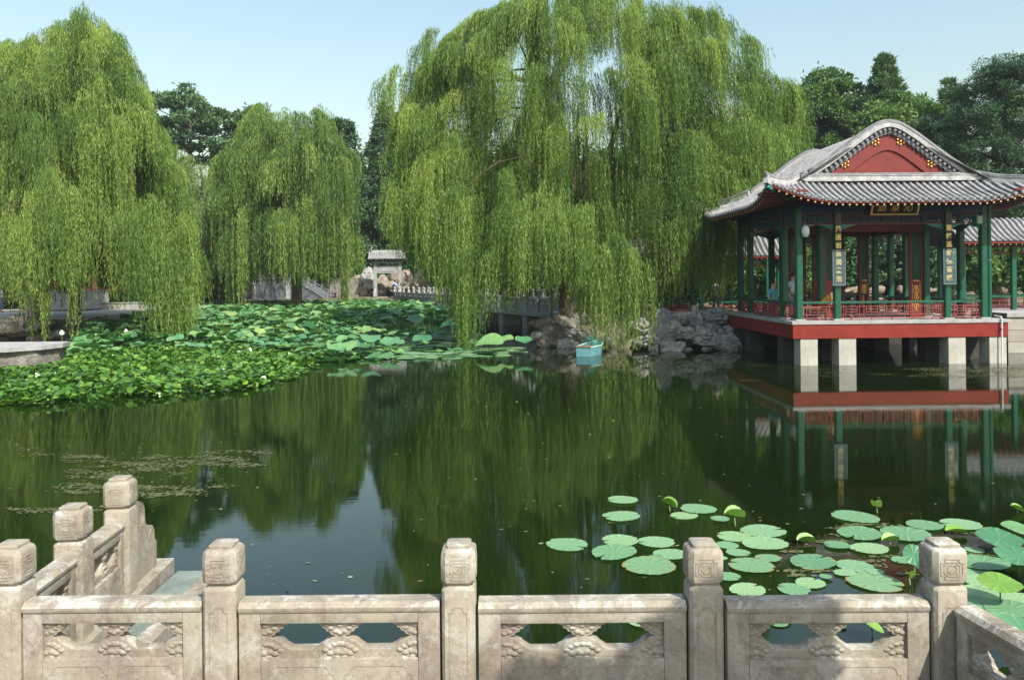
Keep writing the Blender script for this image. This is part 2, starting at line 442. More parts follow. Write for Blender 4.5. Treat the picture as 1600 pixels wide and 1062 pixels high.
# drum stone
pro = [(0, .42), (0, 1.13), (.05, 1.16), (.12, 1.155), (.19, 1.12), (.235, 1.06), (.25, .98), (.26, .93), (.30, .90), (.36, .885), (.42, .86), (.455, .81), (.46, .74), (.50, .70), (.50, .42)]
mb = MB()
mb.M = Matrix.Translation((lx(6.43) + 3.1, 6.43 - 5.5, 0)) @ Matrix.Rotation(math.pi / 2 + .07, 4, 'Z')
pro = [(p_, q_ - .065 if q_ > .5 else q_ - .04) for p_, q_ in pro]
mb.prism(pro, -.055, .055)
for sgn in (-1, 1):
    for rr_ in (.055, .085, .11):
        pts = [(.125 + rr_ * math.cos(t_ * math.pi / 12), sgn * .055, 0.965 + rr_ * math.sin(t_ * math.pi / 12)) for t_ in range(25)]
        mb.tube(pts, .0045, 4)
    pts = [(.38 + .05 * math.cos(t_ * math.pi / 8), sgn * .055, .725 + .05 * math.sin(t_ * math.pi / 8)) for t_ in range(17)]
    mb.tube(pts, .004, 4)
sharp(mb.build('drum_stone', MARBLE, lw))
mb = MB(); mb.M = Matrix.Translation((lx(5.0) + 3.1, 4.98 - 5.5, 0)) @ Matrix.Rotation(math.pi / 2 + .07, 4, 'Z')
mb.box(0, 2.12, -.15, .13, .10, .43, .012); mb.build('base_course', MARBLE, lw)
# right wing coming towards the camera
rw = thing('stone_balustrade', (2.56, 4.4, 0), "marble balustrade wing at the right edge turning back towards the viewer", "balustrade")
ang = R(-80)
o = panel(rw, 0, .78, 0, .38, 1.0); o.data.transform(Matrix.Translation((0.02, .14, 0)) @ Matrix.Rotation(ang, 4, 'Z'))
post_parts(rw, .02 + .175 * .9, .14 - .985 * .9, .38, 1.335, ang)
o = panel(rw, 0, 1.1, 0, .38, 1.0); o.data.transform(Matrix.Translation((0.02 + .175 * 1.02, .14 - .985 * 1.02, 0)) @ Matrix.Rotation(ang, 4, 'Z'))

# stairs down to the water beside the left wing
GREENSTONE = m_plain("damp_stair_stone", (.17, .20, .17), .6, .35, 5, .4, .4, coord='World')
st = thing('water_stairs', (-2.6, 5.6, 0), "green stained stone steps going down into the pond beside the left balustrade wing", "steps")
mb = MB()
for i in range(5):
    mb.box(.10, .50, -.62 + i * .28, -.62 + (i + 1) * .28 - .003, -.6, .32 - i * .07, .008)
mb.build('step_flight', GREENSTONE, st)
MB().box(-.38, -.06, -.70, 1.42, -.5, .345, .012).build('ledge', GREENSTONE, st)
mb = MB(); mb.prism([(-.72, -.5), (1.45, -.5), (1.45, .33), (1.38, .40), (-.62, .41), (-.72, .41)], -.055, .085, 'yz'); mb.build('side_kerb', MARBLE, st)
ls = thing('landing_slab', (-3.9, 5.6, 0), "flat grey stone landing behind the left balustrade wing", "landing")
mb = MB(); mb.box(-1.6, .66, -.7, .75, .1, .46, .01); mb.build('slab', STONE, ls)
mb = MB(); mb.box(-1.62, .62, -.68, .70, -.8, .098, .01); mb.build('footing', STONE, ls)
# ------------------------------------------------------------------ pavilion
GREEN = m_plain("green_paint", (.006, .080, .042), .45, .2, 4, .05, .4)
TEAL = m_plain("teal_paint", (.02, .20, .15), .5, .2, 6, .05)
PINK = m_plain("faded_red_paint", (.24, .050, .042), .6, .2, 6, .05)
REDP = m_plain("red_oil_paint", (.16, .017, .012), .55, .18, 2.5, .08)
DARKRED = m_plain("dark_red_wood", (.13, .018, .014), .5, .25, 5, .05)
BLUEP = m_plain("painted_beam", (.012, .03, .09), .6, .5, 9, .0)
FRZ = m_plain("blue_green_paint", (.03, .10, .16), .5, .3, 8, .0)
BLACKL = m_plain("black_lacquer", (.012, .010, .009), .3, .2, 4, 0)
GOLD = N("gold_leaf").col((.85, .52, .12), .35, .5, .55).m
PANTILE = m_plain("pan_tile", (.07, .072, .078), .85, .35, 5, .3, .2)
GREYTILE = m_plain("grey_roof_tile", (.17, .175, .18), .85, .35, 5, .3, .2)
def m_tile():
    n = N("weathered_tube_tile"); v = n.coord('Object')
    c = n.ramp(n.noise(v, 2.3, 6, .7), [(.3, (.16, .16, .16)), (.5, (.31, .305, .295)), (.72, (.47, .46, .445))])
    s = n.ramp(n.noise(v, 22, 4, .7), [(.35, (.5, .5, .5)), (.6, (1, 1, 1))])
    n.col(n.mix(.6, c, s, 'MULTIPLY'), .85, .2); n.bump(n.noise(v, 40, 4, .7), .4, .01); return n.m
TUBE = m_tile()
LIME = m_plain("lime_mortar_ridge", (.36, .355, .34), .85, .4, 3.5, .3, .2)
DECKST = m_plain("deck_stone", (.33, .32, .305), .85, .25, 3, .35, .2)
PIER = m_plain("pale_pier_stone", (.40, .375, .32), .85, .2, 2.5, .35, .2)
RED_BEAM = m_plain("red_deck_beam", (.20, .020, .012), .6, .25, 1.6, .15, .3)

PO = W(1238, 520, 25.3); PO.z = 0
PAV = thing('pavilion', (PO.x, PO.y, 0), "red and green Chinese pavilion on stone piers over the water with grey tiled gable roof", "pavilion", rz=R(1.2))
# local: x right, y back, z up. columns ring:
cx_ = [.36, 1.60, 5.20, 6.40]; cy_ = [.36, 1.60, 5.20, 6.40]
ZF = 1.42; ZT = 5.06
def B(name, mat, parent=PAV): return None
mb = MB(); mb.box(0, 7.05, 0, 7.6, 1.31, ZF, .012)
for i in range(1, 7): pass
mb.build('deck_slab', DECKST, PAV)
mb = MB(); mb.box(.03, 7.0, .03, 7.55, .86, 1.308, .01); mb.build('deck_beam', RED_BEAM, PAV)
def copypart(o, name, x=0, y=0, rz=0, parent=PAV):
    c = o.copy(); COL.objects.link(c); c.parent = parent; c.location = (x, y, o.location.z); c.rotation_euler = (0, 0, rz); return c
# piers
mb = MB(); mb.box(-.28, .28, -.28, .28, -.9, .859, .015); pier = mb.build('pier', PIER, PAV); pier.location = (.56, .34, 0)
m_ = pier.data.copy(); m_.materials.clear(); m_.materials.append(m_plain('shade_dark_pier_stone', (.05, .047, .04), .9, .3, 3, .3)); pier_shade = m_  # inner piers: same stone, darkened in colour to stand for shade below the deck
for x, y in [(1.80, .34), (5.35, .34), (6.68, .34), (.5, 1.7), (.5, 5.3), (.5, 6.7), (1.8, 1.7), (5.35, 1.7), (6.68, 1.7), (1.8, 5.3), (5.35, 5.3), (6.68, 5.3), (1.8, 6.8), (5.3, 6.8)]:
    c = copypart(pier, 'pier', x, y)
    if y > 1: c.data = pier_shade
# columns
mb = MB()
r = .105
sec = [(-r + .03, -r), (r - .03, -r), (r - .03, -r + .012), (r - .012, -r + .012), (r - .012, -r + .03), (r, -r + .03), (r, r - .03), (r - .012, r - .03), (r - .012, r - .012), (r - .03, r - .012), (r - .03, r),
       (-r + .03, r), (-r + .03, r - .012), (-r + .012, r - .012), (-r + .012, r - .03), (-r, r - .03), (-r, -r + .03), (-r + .012, -r + .03), (-r + .012, -r + .012), (-r + .03, -r + .012)]
mb.prism(sec, ZF + .001, ZT, 'xy')
col0 = mb.build('column', GREEN, PAV); col0.location = (cx_[0], cy_[0], 0)
base = MB().box(-.16, .16, -.16, .16, ZF + .001, ZF + .05, .01).build('column_base', DECKST, col0)
ring = [(x, cy_[0]) for x in cx_[1:]] + [(x, cy_[3]) for x in cx_] + [(cx_[0], y) for y in cy_[1:3]] + [(cx_[3], y) for y in cy_[1:3]] + [(x, y) for x in cx_[1:3] for y in cy_[1:3]]
for x, y in ring:
    c = copypart(col0, 'column', x, y)
    b2 = base.copy(); COL.objects.link(b2); b2.parent = c
# facades: function in 2-D facade coords (u along, z) placed by transform
def facade(M, us, cornerlight=False):
    L = us[-1] - us[0]
    def bld(mb, name, mat):
        return mb.build(name, mat, PAV)
    a = MB(); a.M = M; a.box(us[0] - .1, us[-1] + .1, -.09, .09, 4.86, ZT + .12, .005)
    o = bld(a, 'painted_beam', BLUEP)
    for i in range(len(us) - 1):
        a = MB(); a.M = M
        u0, u1 = us[i] + .15, us[i + 1] - .15; n_ = max(1, int((u1 - u0) / .42))
        for k in range(n_):
            c0 = u0 + (k + .5) * (u1 - u0) / n_; h = (u1 - u0) / n_ * .38
            for z0, z1 in ((4.89, 4.905), (5.03, 5.045)): a.box(c0 - h, c0 + h, -.096, -.0905, z0, z1)
            a.box(c0 - h, c0 - h + .012, -.096, -.0905, 4.906, 5.029); a.box(c0 + h - .012, c0 + h, -.096, -.0905, 4.906, 5.029)
        a.build('beam_painting', FRZ, o)
    for i in range(len(us) - 1):
        fr = MB(); fr.M = M; lat = MB(); lat.M = M; rl = MB(); rl.M = M; rr_ = MB(); rr_.M = M
        u0, u1 = us[i] + .107, us[i + 1] - .107; wdt = u1 - u0
        # hanging frieze
        z0, z1 = 4.54, 4.83
        fr.box(u0, u1, -.025, .025, z1, z1 + .028); fr.box(u0, u1, -.025, .025, z0 - .03, z0)
        fr.box(u0, u0 + .025, -.025, .025, z0 + .001, z1 - .001); fr.box(u1 - .025, u1, -.025, .025, z0 + .001, z1 - .001)
        t = .009; m = max(1, round(wdt / .62)); cw = (wdt - .05) / m
        for k in range(m):
            a0 = u0 + .025 + k * cw; a1 = a0 + cw
            zm = [z0 + .05, z0 + .11, z0 + .18, z1 - .05]
            for zz in (zm[0], zm[3]): lat.box(a0 + .001, a1 - .001, -.012, .012, zz - t, zz + t)
            for zz in (zm[1], zm[2]): lat.box(a0 + cw * .2, a1 - cw * .2, -.0105, .0105, zz - t, zz + t)
            for uu in (a0 + cw * .1, a1 - cw * .1): lat.box(uu - t, uu + t, -.014, .014, z0 + .001, z1 - .001)
            for uu in (a0 + cw * .2, a1 - cw * .2): lat.box(uu - t, uu + t, -.0135, .0135, zm[0], zm[3])
        # spandrel brackets
        bl = min(.55, wdt * .42)
        for s, ub in ((1, u0), (-1, u1)):
            pts = [(0, 0), (bl, 0), (bl * .8, -.05), (bl * .6, -.055), (bl * .45, -.11), (bl * .22, -.12), (bl * .12, -.17), (0, -.18)]
            br = MB(); br.M = M; br.prism([(ub + s * p, z0 - .031 + q) for p, q in pts], -.02, .02); bld(br, 'spandrel_bracket', TEAL)
        # low railing
        rl.box(u0 - .0, u1, -.05, .05, 1.96, 2.03, .01)
        z0, z1 = ZF + .06, 1.955
        for (p0, p1, q0, q1) in ((u0, u1, z0, z0 + .03), (u0, u0 + .03, z0 + .031, z1), (u1 - .03, u1, z0 + .031, z1)):
            rr_.box(p0, p1, -.02, .02, q0, q1)
        m = max(1, round(wdt / .72)); cw = (wdt - .06) / m; t = .010
        for k in range(m):
            a0 = u0 + .03 + k * cw; a1 = a0 + cw; zz = np.linspace(z0 + .03, z1, 6)
            for q in (1, 4): rr_.box(a0 + .001, a1 - .001, -.012, .012, zz[q] - t, zz[q] + t)
            for q in (2, 3): rr_.box(a0 + cw * .22, a1 - cw * .22, -.011, .011, zz[q] - t, zz[q] + t)
            for uu in (a0 + cw * .11, a1 - cw * .11): rr_.box(uu - t, uu + t, -.014, .014, z0 + .031, z1 - .001)
            for uu in (a0 + cw * .22, a0 + cw * .5, a1 - cw * .22): rr_.box(uu - t, uu + t, -.0135, .0135, zz[1], zz[4])
            rr_.box((a0 + a1) / 2 - .02, (a0 + a1) / 2 + .02, -.02, .02, ZF + .002, z0 - .001)
        f = bld(fr, 'frieze', PINK); lat.build('frieze_lattice', FRZ, f)
        k = bld(rl, 'railing', GREEN); rr_.build('railing_lattice', PINK, k)
T = Matrix.Translation
facade(T((0, cy_[0], 0)), cx_)
facade(T((cx_[0], 0, 0)) @ Matrix.Rotation(R(90), 4, 'Z'), [c for c in cy_])
facade(T((cx_[3], 0, 0)) @ Matrix.Rotation(R(90), 4, 'Z'), [c for c in cy_])
facade(T((0, cy_[3], 0)), cx_)
# inner room frames: dark beams and partition screens
a = MB()
for y in (1.6, 5.2): a.box(1.6, 5.2, y - .06, y + .06, 4.35, 5.3)
for x in (1.6, 5.2): a.box(x - .06, x + .06, 1.661, 5.139, 4.35, 5.3)
a.build('inner_beam', DARKRED, PAV)
def screen(x, y, wd, rz, gold=True):
    M = T((x, y, 0)) @ Matrix.Rotation(rz, 4, 'Z')
    a = MB(); a.M = M
    a.box(-wd / 2, -wd / 2 + .07, -.04, .04, ZF + .01, 4.349); a.box(wd / 2 - .07, wd / 2, -.04, .04, ZF + .01, 4.349)
    a.box(-wd / 2 + .071, wd / 2 - .071, -.025, .025, ZF + .01, 2.62); a.box(-wd / 2 + .071, wd / 2 - .071, -.04, .04, 2.621, 2.70)
    s = a.build('partition_screen', REDP, PAV)
    a = MB(); a.M = M
    for i in range(9):
        xx = -wd / 2 + .09 + i * (wd - .18) / 8; a.box(xx - .008, xx + .008, -.012, .012, 2.701, 4.348)
    for i in range(24):
        zz = 2.74 + i * .068; a.box(-wd / 2 + .072, wd / 2 - .072, -.009, .009, zz - .007, zz + .007)
    a.build('screen_lattice', GREEN, s)
    if gold:
        a = MB(); a.M = M
        for sg in (-1, 1):
            a.box(-wd * .22, wd * .22, sg * .04 - .006, sg * .04 + .006, 2.655, 2.675)
            for zz, rr2 in ((2.46, .05), (2.34, .075), (2.22, .045), (2.10, .06), (1.96, .045), (1.82, .07), (1.70, .045)):
                for q in (-1, 1):
                    pts = [(q * rr2 * .62 + rr2 * .55 * math.cos(t * math.pi / 5), sg * .032, zz + rr2 * .9 * math.sin(t * math.pi / 5)) for t in range(11)]
                    a.tube(pts, .011, 4)
            for q in (-1, 1): a.box(q * .13 - .006, q * .13 + .006, sg * .03 - .004, sg * .03 + .004, 1.62, 2.56)
        a.build('gold_scroll', GOLD, s)
screen(4.86, 1.62, .46, 0); screen(3.30, 5.2, .46, 0); screen(1.94, 1.62, .46, R(0), False); screen(5.2, 2.1, .7, R(90)); screen(1.6, 4.7, .7, R(90)); screen(2.9, 5.2, .3, 0, False)
screen(1.94, 5.2, .46, 0, False)
screen(3.75, 5.2, .5, 0, False); screen(2.3, 5.2, .4, 0, False); screen(4.75, 5.2, .4, 0)
# table in the middle
a = MB()
a.box(2.9, 3.9, 3.0, 3.8, 2.14, 2.20, .01)
for x, y in ((2.98, 3.08), (3.82, 3.08), (2.98, 3.72), (3.82, 3.72)): a.box(x - .03, x + .03, y - .03, y + .03, ZF + .002, 2.139)
tb = thing('tea_table', (0, 0, 0), "dark wooden table inside the pavilion behind the front railing", "table"); tb.matrix_world = T((PO.x, PO.y, 0)) @ Matrix.Rotation(R(1.2), 4, 'Z')
a2 = MB(); a2.v = a.v; a2.f = a.f; a2.build('table_frame', BLACKL, tb)

# roof
RC = 3.38; HE = 4.38     # centre and eave half size
ZE = 5.16
pd = np.array([0, .6, 1.1, 1.45, 1.8, 2.4, 3.0, 3.5, 3.9, 4.15, 4.38]); pz = np.array([5.16, 5.40, 5.66, 5.88, 6.08, 6.46, 6.90, 7.27, 7.54, 7.66, 7.70])
def lift(p, q):
    m = min(abs(p), abs(q)) / HE
    tt = max(0, (m - .42) / .58)
    return .58 * tt ** 2.2
QG = 2.95   # gable planes at |q|=QG
def zroof(p, q):
    d = HE - abs(p)
    if abs(q) > QG - 1e-6: d = min(HE - abs(p), HE - abs(q))
    return float(np.interp(d, pd, pz)) + lift(p, q)
def S(p, q, dz=0):
    e = 1 + .025 * max(0, (min(abs(p), abs(q)) / HE - .6) / .4) ** 2
    return (RC + p * e, RC + q * e, zroof(p, q) + dz)
TD = 0.215
base_ = MB(); tubes = MB(); ends = MB(); raft = MB(); rafe = MB(); fasc = MB()
def strip(mbx, pathpts, nrm_dir, r, n=4, dz=0):
    "half tube along path; nrm_dir = lateral unit vector"
    lat = Vector(nrm_dir); vs = []; fs = []; k1 = n + 1
    for i, p in enumerate(pathpts):
        p = Vector(p); d = (Vector(pathpts[min(i + 1, len(pathpts) - 1)]) - Vector(pathpts[max(0, i - 1)])).normalized()
        up = lat.cross(d); up = up if up.z > 0 else -up
        for k in range(k1):
            t_ = math.pi * k / n
            vs.append(p + lat * math.cos(t_) * r + up * (math.sin(t_) * r + dz))
    for i in range(len(pathpts) - 1):
        for k in range(n): fs.append((i * k1 + k, i * k1 + k + 1, (i + 1) * k1 + k + 1, (i + 1) * k1 + k))
    fs.append(tuple(range(k1)))
    mbx.add(vs, fs)
def disc(mbx, c, d, r, th=.02, n=10):
    d = Vector(d).normalized(); mbx.tube([Vector(c), Vector(c) + d * th], r, n)
nrow = int(2 * HE / TD); sides_ends = []
for side in range(4):
    # side 0 front(-q) 1 back(+q) 2 left(-p) 3 right(+p)
    ends = MB()
    for i in range(nrow + 1):
        s = -HE + (i + .5) * (2 * HE / (nrow + 1))
        for half in (0, 1):
            pass
        path = []
        if side < 2:
            sg = -1 if side == 0 else 1
            qend = max(QG, abs(s))
            qs = np.linspace(HE, qend, 7)
            path = [S(s, sg * q) for q in qs]
            lat = (1, 0, 0); out = (0, sg, 0)
        else:
            sg = -1 if side == 2 else 1
            if abs(s) > QG + .02: ps = np.linspace(HE, abs(s), 7)
            else: ps = np.concatenate([np.linspace(HE, 1, 12), [.7, .45, .22, 0]])
            path = [S(sg * p, s) for p in ps]
            lat = (0, 1, 0); out = (sg, 0, 0)
        if (Vector(path[0]) - Vector(path[-1])).length < .12: path = path[:1] + [tuple((Vector(path[0]) + Vector(path[-1]) + Vector((0, 0, .02))) / 2)]
        strip(tubes, path, lat, .056, 5, .012)
        o_ = Vector(out)
        disc(ends, Vector(path[0]) + Vector((0, 0, .035)) - o_ * .005, o_, .062)
        # drip tile between
        pd_ = Vector(path[0]) + Vector(lat) * (HE / (nrow + 1))
        l_ = Vector(lat)
        ends.add([pd_ - l_ * .06 + o_ * .01, pd_ + l_ * .06 + o_ * .01, pd_ + l_ * .035 + Vector((0, 0, -.05)) + o_ * .01, pd_ + Vector((0, 0, -.072)) + o_ * .01, pd_ - l_ * .035 + Vector((0, 0, -.05)) + o_ * .01], [(0, 1, 2, 3, 4)])
        # rafters
        pr = Vector(path[0]) + Vector((0, 0, -.115)) - o_ * .05
        zin = 5.22
        inner = Vector(path[0]) - o_ * 1.25; inner.z = 5.28 + lift(*(( s, HE) if side < 2 else (HE, s))) * .35
        a_ = pr; b_ = inner; hw = .036
        vs = []
        for c0 in (a_, b_):
            for dx_, dz_ in ((-hw, -hw), (hw, -hw), (hw, hw), (-hw, hw)): vs.append(c0 + l_ * dx_ + Vector((0, 0, dz_)))
        raft.add(vs, [(0, 1, 2, 3), (7, 6, 5, 4), (0, 4, 5, 1), (1, 5, 6, 2), (2, 6, 7, 3), (3, 7, 4, 0)])
        e_ = .024
        vs = [a_ + o_ * .012 + l_ * dx_ + Vector((0, 0, dz_)) for dx_, dz_ in ((-e_, -e_), (e_, -e_), (e_, e_), (-e_, e_))]
        rafe.add(vs, [(0, 1, 2, 3)])
    sides_ends.append(ends)
# base surface grid
def patch(mbx, fn, U, Vv, dz=0):
    vs = [fn(u, v) for u in U for v in Vv]; nv = len(Vv)
    fs = [(i * nv + j, i * nv + j + 1, (i + 1) * nv + j + 1, (i + 1) * nv + j) for i in range(len(U) - 1) for j in range(nv - 1)]
    mbx.add(vs, fs)
tt = np.linspace(0, 1, 9)
for sg in (-1, 1):
    for s0 in np.linspace(-1, 1, 25)[:-1]:
        s1 = s0 + 2 / 24
        def fr_(u, v, sg=sg, s0=s0, s1=s1):   # front/back skirt
            s = (s0 + (s1 - s0) * u); q = HE + (max(QG, abs(s) * HE) - HE) * v
            return S(s * HE, sg * q)
        patch(base_, fr_, [0, 1], tt)
        def sd_(u, v, sg=sg, s0=s0, s1=s1):
            s = (s0 + (s1 - s0) * u) * HE; e = 0 if abs(s) <= QG + .01 else abs(s)
            p = HE + (e - HE) * v; return S(sg * p, s)
        patch(base_, sd_, [0, 1], np.linspace(0, 1, 17))
roof = base_.build('roof', PANTILE, PAV)
# soffit below
a = MB()
def sof(sg, ax):
    for s0 in np.linspace(-1, 1, 17)[:-1]:
        s1 = s0 + 1 / 8
        def f(u, v):
            s = (s0 + (s1 - s0) * u) * HE; d = HE - .03 - 1.3 * v
            s_ = max(-d, min(d, s)); 
            P = (s_, sg * d) if ax == 0 else (sg * d, s_)
            z = 5.16 - .07 + lift(*(P if True else P)) * (1 - v * .6) + .16 * v
            return (RC + P[0], RC + P[1], z)
        patch(a, f, [0, 1], [0, .5, 1])
for sg in (-1, 1): sof(sg, 0); sof(sg, 1)
a.build('soffit', DARKRED, PAV)
MB().box(RC - 3.1, RC + 3.1, RC - 3.1, RC + 3.1, 5.18, 5.24).build('ceiling_board', DARKRED, PAV)
tubes.build('tube_tiles', TUBE, roof, True)
[e_.build('eave_tile_ends', GREYTILE, roof) for e_ in sides_ends]
rf = raft.build('rafters', DARKRED, PAV); rafe.build('rafter_ends', N("rafter_end_gold").col((.62, .50, .16), .5).m, rf)
# fascia boards (red) under tile edge
for side in range(4):
    for k in range(24):
        s0, s1 = -HE + 2 * HE * k / 24, -HE + 2 * HE * (k + 1) / 24
        sg = -1 if side % 2 == 0 else 1
        P0, P1 = ((S(s0, sg * (HE - .012)), S(s1, sg * (HE - .012))) if side < 2 else (S(sg * (HE - .012), s0), S(sg * (HE - .012), s1)))
        z = Vector((0, 0, 1)); P0 = Vector(P0); P1 = Vector(P1)
        i_ = Vector((0, -sg, 0)) * .03 if side < 2 else Vector((-sg, 0, 0)) * .03
        fasc.add([P0 - z * .03, P1 - z * .03, P1 - z * .085, P0 - z * .085, P0 - z * .03 + i_, P1 - z * .03 + i_, P1 - z * .085 + i_, P0 - z * .085 + i_],
                 [(0, 1, 2, 3), (7, 6, 5, 4), (0, 4, 5, 1), (2, 6, 7, 3)])
fasc.build('eave_fascia', REDP, PAV)
# ridges: beams along paths
def ridge(path, w, h, lat=None, name='hip_ridge', cap=True, low=-.12):
    body = MB(); top = MB()
    pts = [Vector(p) for p in path]
    sec = [(-w, low), (w, low), (w, h * .25), (w * .8, h * .3), (w * .8, h * .62), (w * 1.05, h * .7), (w * 1.05, h * .82), (-w * 1.05, h * .82), (-w * 1.05, h * .7), (-w * .8, h * .62), (-w * .8, h * .3), (-w, h * .25)]
    def sweep(m, sec_):
        vs = []; k = len(sec_)
        for i, p in enumerate(pts):
            d = (pts[min(i + 1, len(pts) - 1)] - pts[max(0, i - 1)]).normalized()
            l_ = Vector(lat) if lat else d.cross(Vector((0, 0, 1))).normalized()
            u_ = l_.cross(d).normalized(); u_ = u_ if u_.z > 0 else -u_
            for a_, b_ in sec_: vs.append(p + l_ * a_ + u_ * b_)
        fs = [(i * k + j, i * k + (j + 1) % k, (i + 1) * k + (j + 1) % k, (i + 1) * k + j) for i in range(len(pts) - 1) for j in range(k)]
        fs += [tuple(range(k)), tuple((len(pts) - 1) * k + j for j in range(k))]
        m.add(vs, fs)
    sweep(body, sec)
    o = body.build(name, LIME, roof)
    n_ = 6; sec2 = [(w * .85 * math.cos(math.pi * j / n_), h * .822 + w * .85 * math.sin(math.pi * j / n_)) for j in range(n_ + 1)]
    sweep(top, sec2); top.build('ridge_cap', GREYTILE, o, True) if cap else None
for sg in (-1, 1):
    ps = np.concatenate([np.linspace(-2.55, -.9, 10), np.linspace(-.7, .7, 11), np.linspace(.9, 2.55, 10)])
    # vertical gable ridge across the gable
    ridge([(RC + p, RC + sg * (QG + .02), zroof(p, 0)) for p in ps], .085, .20, (0, 1, 0), 'gable_ridge', low=-.03)
    ridge([(RC - 2.95, RC + sg * (QG + .10), 5.97), (RC - 2.7, RC + sg * (QG + .10), 5.93), (RC + 2.7, RC + sg * (QG + .10), 5.93), (RC + 2.95, RC + sg * (QG + .10), 5.97)], .08, .22, (0, 1, 0), 'base_ridge', low=-.02)
for sp in (-1, 1):
    for sq in (-1, 1):
        ridge([S(sp * t_, sq * t_, .02) for t_ in np.linspace(2.72, HE + .1, 14)], .075, .22)
        # upper left part of the hip with slope ridge down from gable to hip
        hp = Vector(S(sp * HE, sq * HE)); dd = Vector((sp, sq, 0)).normalized()
        a = MB()
        a.tube([hp + Vector((0, 0, .10)), hp + dd * .12 + Vector((0, 0, .18)), hp + dd * .22 + Vector((0, 0, .30))], [.075, .06, .03], 8)
        a.build('ridge_finial', GREYTILE, roof)
        # corner beam painted teal
        a = MB(); a.tube([hp + Vector((0, 0, -.16)) - dd * .02, hp - dd * 1.6 + Vector((0, 0, -.42))], [.07, .10], 4); a.ball(hp + Vector((0, 0, -.16)) + dd * .02, (.08, .08, .07), 2)
        a.build('corner_beam', TEAL, PAV)
# gable boards
for sg in (-1, 1):
    yg = RC + sg * (QG - .12)
    ps = np.linspace(-2.45, 2.45, 41)
    poly = [(RC + p, zroof(p, 0) - .04) for p in ps]
    poly = [(RC - 2.45, 5.95)] + poly + [(RC + 2.45, 5.95)]
    a = MB()
    vs = [(x, yg, z) for x, z in poly]; vs2 = [(x, yg, 5.95) for x, z in poly]
    n_ = len(poly); a.add(vs + vs2, [(i, i + 1, i + 1 + n_, i + n_) for i in range(n_ - 1)])
    g = a.build('gable_board', REDP, PAV)
    # raised verge board with arch
    ps = np.linspace(-2.3, 2.3, 51)
    a = MB()
    inner = lambda p: min(zroof(p, 0) - .75 - .05 * abs(p), 6.98 - .25 * p * p * 1.2)
    y1 = yg + sg * .05
    vs = []
    for p in ps:
        zi = max(5.95, inner(p)); zo = zroof(p, 0) - .06
        vs += [(RC + p, y1, zo), (RC + p, y1, min(zi, zo)), (RC + p, yg + sg * .003, min(zi, zo))]
    fs = []
    for i in range(len(ps) - 1):
        b_ = i * 3; fs += [(b_, b_ + 3, b_ + 4, b_ + 1), (b_ + 1, b_ + 4, b_ + 5, b_ + 2)]
    a.add(vs, fs); a.build('verge_board', REDP, g)
    # gold rosettes
    a = MB()
    for px, pz_ in ((-.42, 7.22), (.42, 7.22), (-1.42, 6.50), (1.42, 6.50)):
        a.ball((RC + px, y1 + sg * .02, pz_), .045, 1)
        for k in range(6):
            t_ = k * math.pi / 3 + math.pi / 6; a.ball((RC + px + .115 * math.cos(t_), y1 + sg * .02, pz_ + .115 * math.sin(t_)), .043, 1)
    a.build('gold_rosette', GOLD, g, True)
    # scroll tile row under the verge: overlapping discs
    a = MB()
    L = 0; last = None
    for p in np.linspace(-2.45, 2.45, 400):
        P = Vector((RC + p, 0, zroof(p, 0)))
        if last is None or (P - last).length >= .175:
            last = P
            d = Vector((1, 0, (zroof(p + .02, 0) - zroof(p - .02, 0)) / .04)).normalized(); nn = Vector((-d.z, 0, d.x))
            c0 = P - nn * .16
            for (r_, e_) in ((.095, .10), (.05, .125)):
                a.tube([Vector((c0.x, yg + sg * .03, c0.z)), Vector((c0.x, yg + sg * (.03 + e_), c0.z))], r_, 12)
            a.tube([Vector((c0.x, yg + sg * .05, c0.z)) + nn * .04, Vector((c0.x, yg + sg * .20, c0.z)) + nn * .06], .05, 8)
    a.build('verge_scroll_tiles', GREYTILE, roof)
# plaque with gold frame
a = MB()
tilt = Matrix.Translation((3.40, .10, 5.02)) @ Matrix.Rotation(R(24), 4, 'X')
plaque = thing('name_plaque', (0, 0, 0), "black plaque with a gold frame hanging under the pavilion's front eave", "plaque")
plaque.matrix_world = PAV.matrix_world.copy()
C.view_layer.update(); plaque.matrix_world = PAV.matrix_world.copy()
a.M = tilt; a.box(-.72, .72, -.02, .02, -.19, .19, .005); a.build('board', BLACKL, plaque)
a = MB(); a.M = tilt
for b_ in ((-.78, .78, .191, .235), (-.78, .78, -.235, -.191)): a.box(b_[0], b_[1], -.04, .03, b_[2], b_[3], .008)
for s in (-1, 1): a.box(s * .75 - .03, s * .75 + .03, -.038, .028, -.19, .19, .006)
a.build('gold_frame', GOLD, plaque)
for ch, x in (("廊", -.42), ("泉", 0), ("沁", .42)):
    o = obj('gold_character', text_mesh(ch, .30, GOLD, .006), plaque); o.matrix_local = tilt @ T((x, -.028, 0))
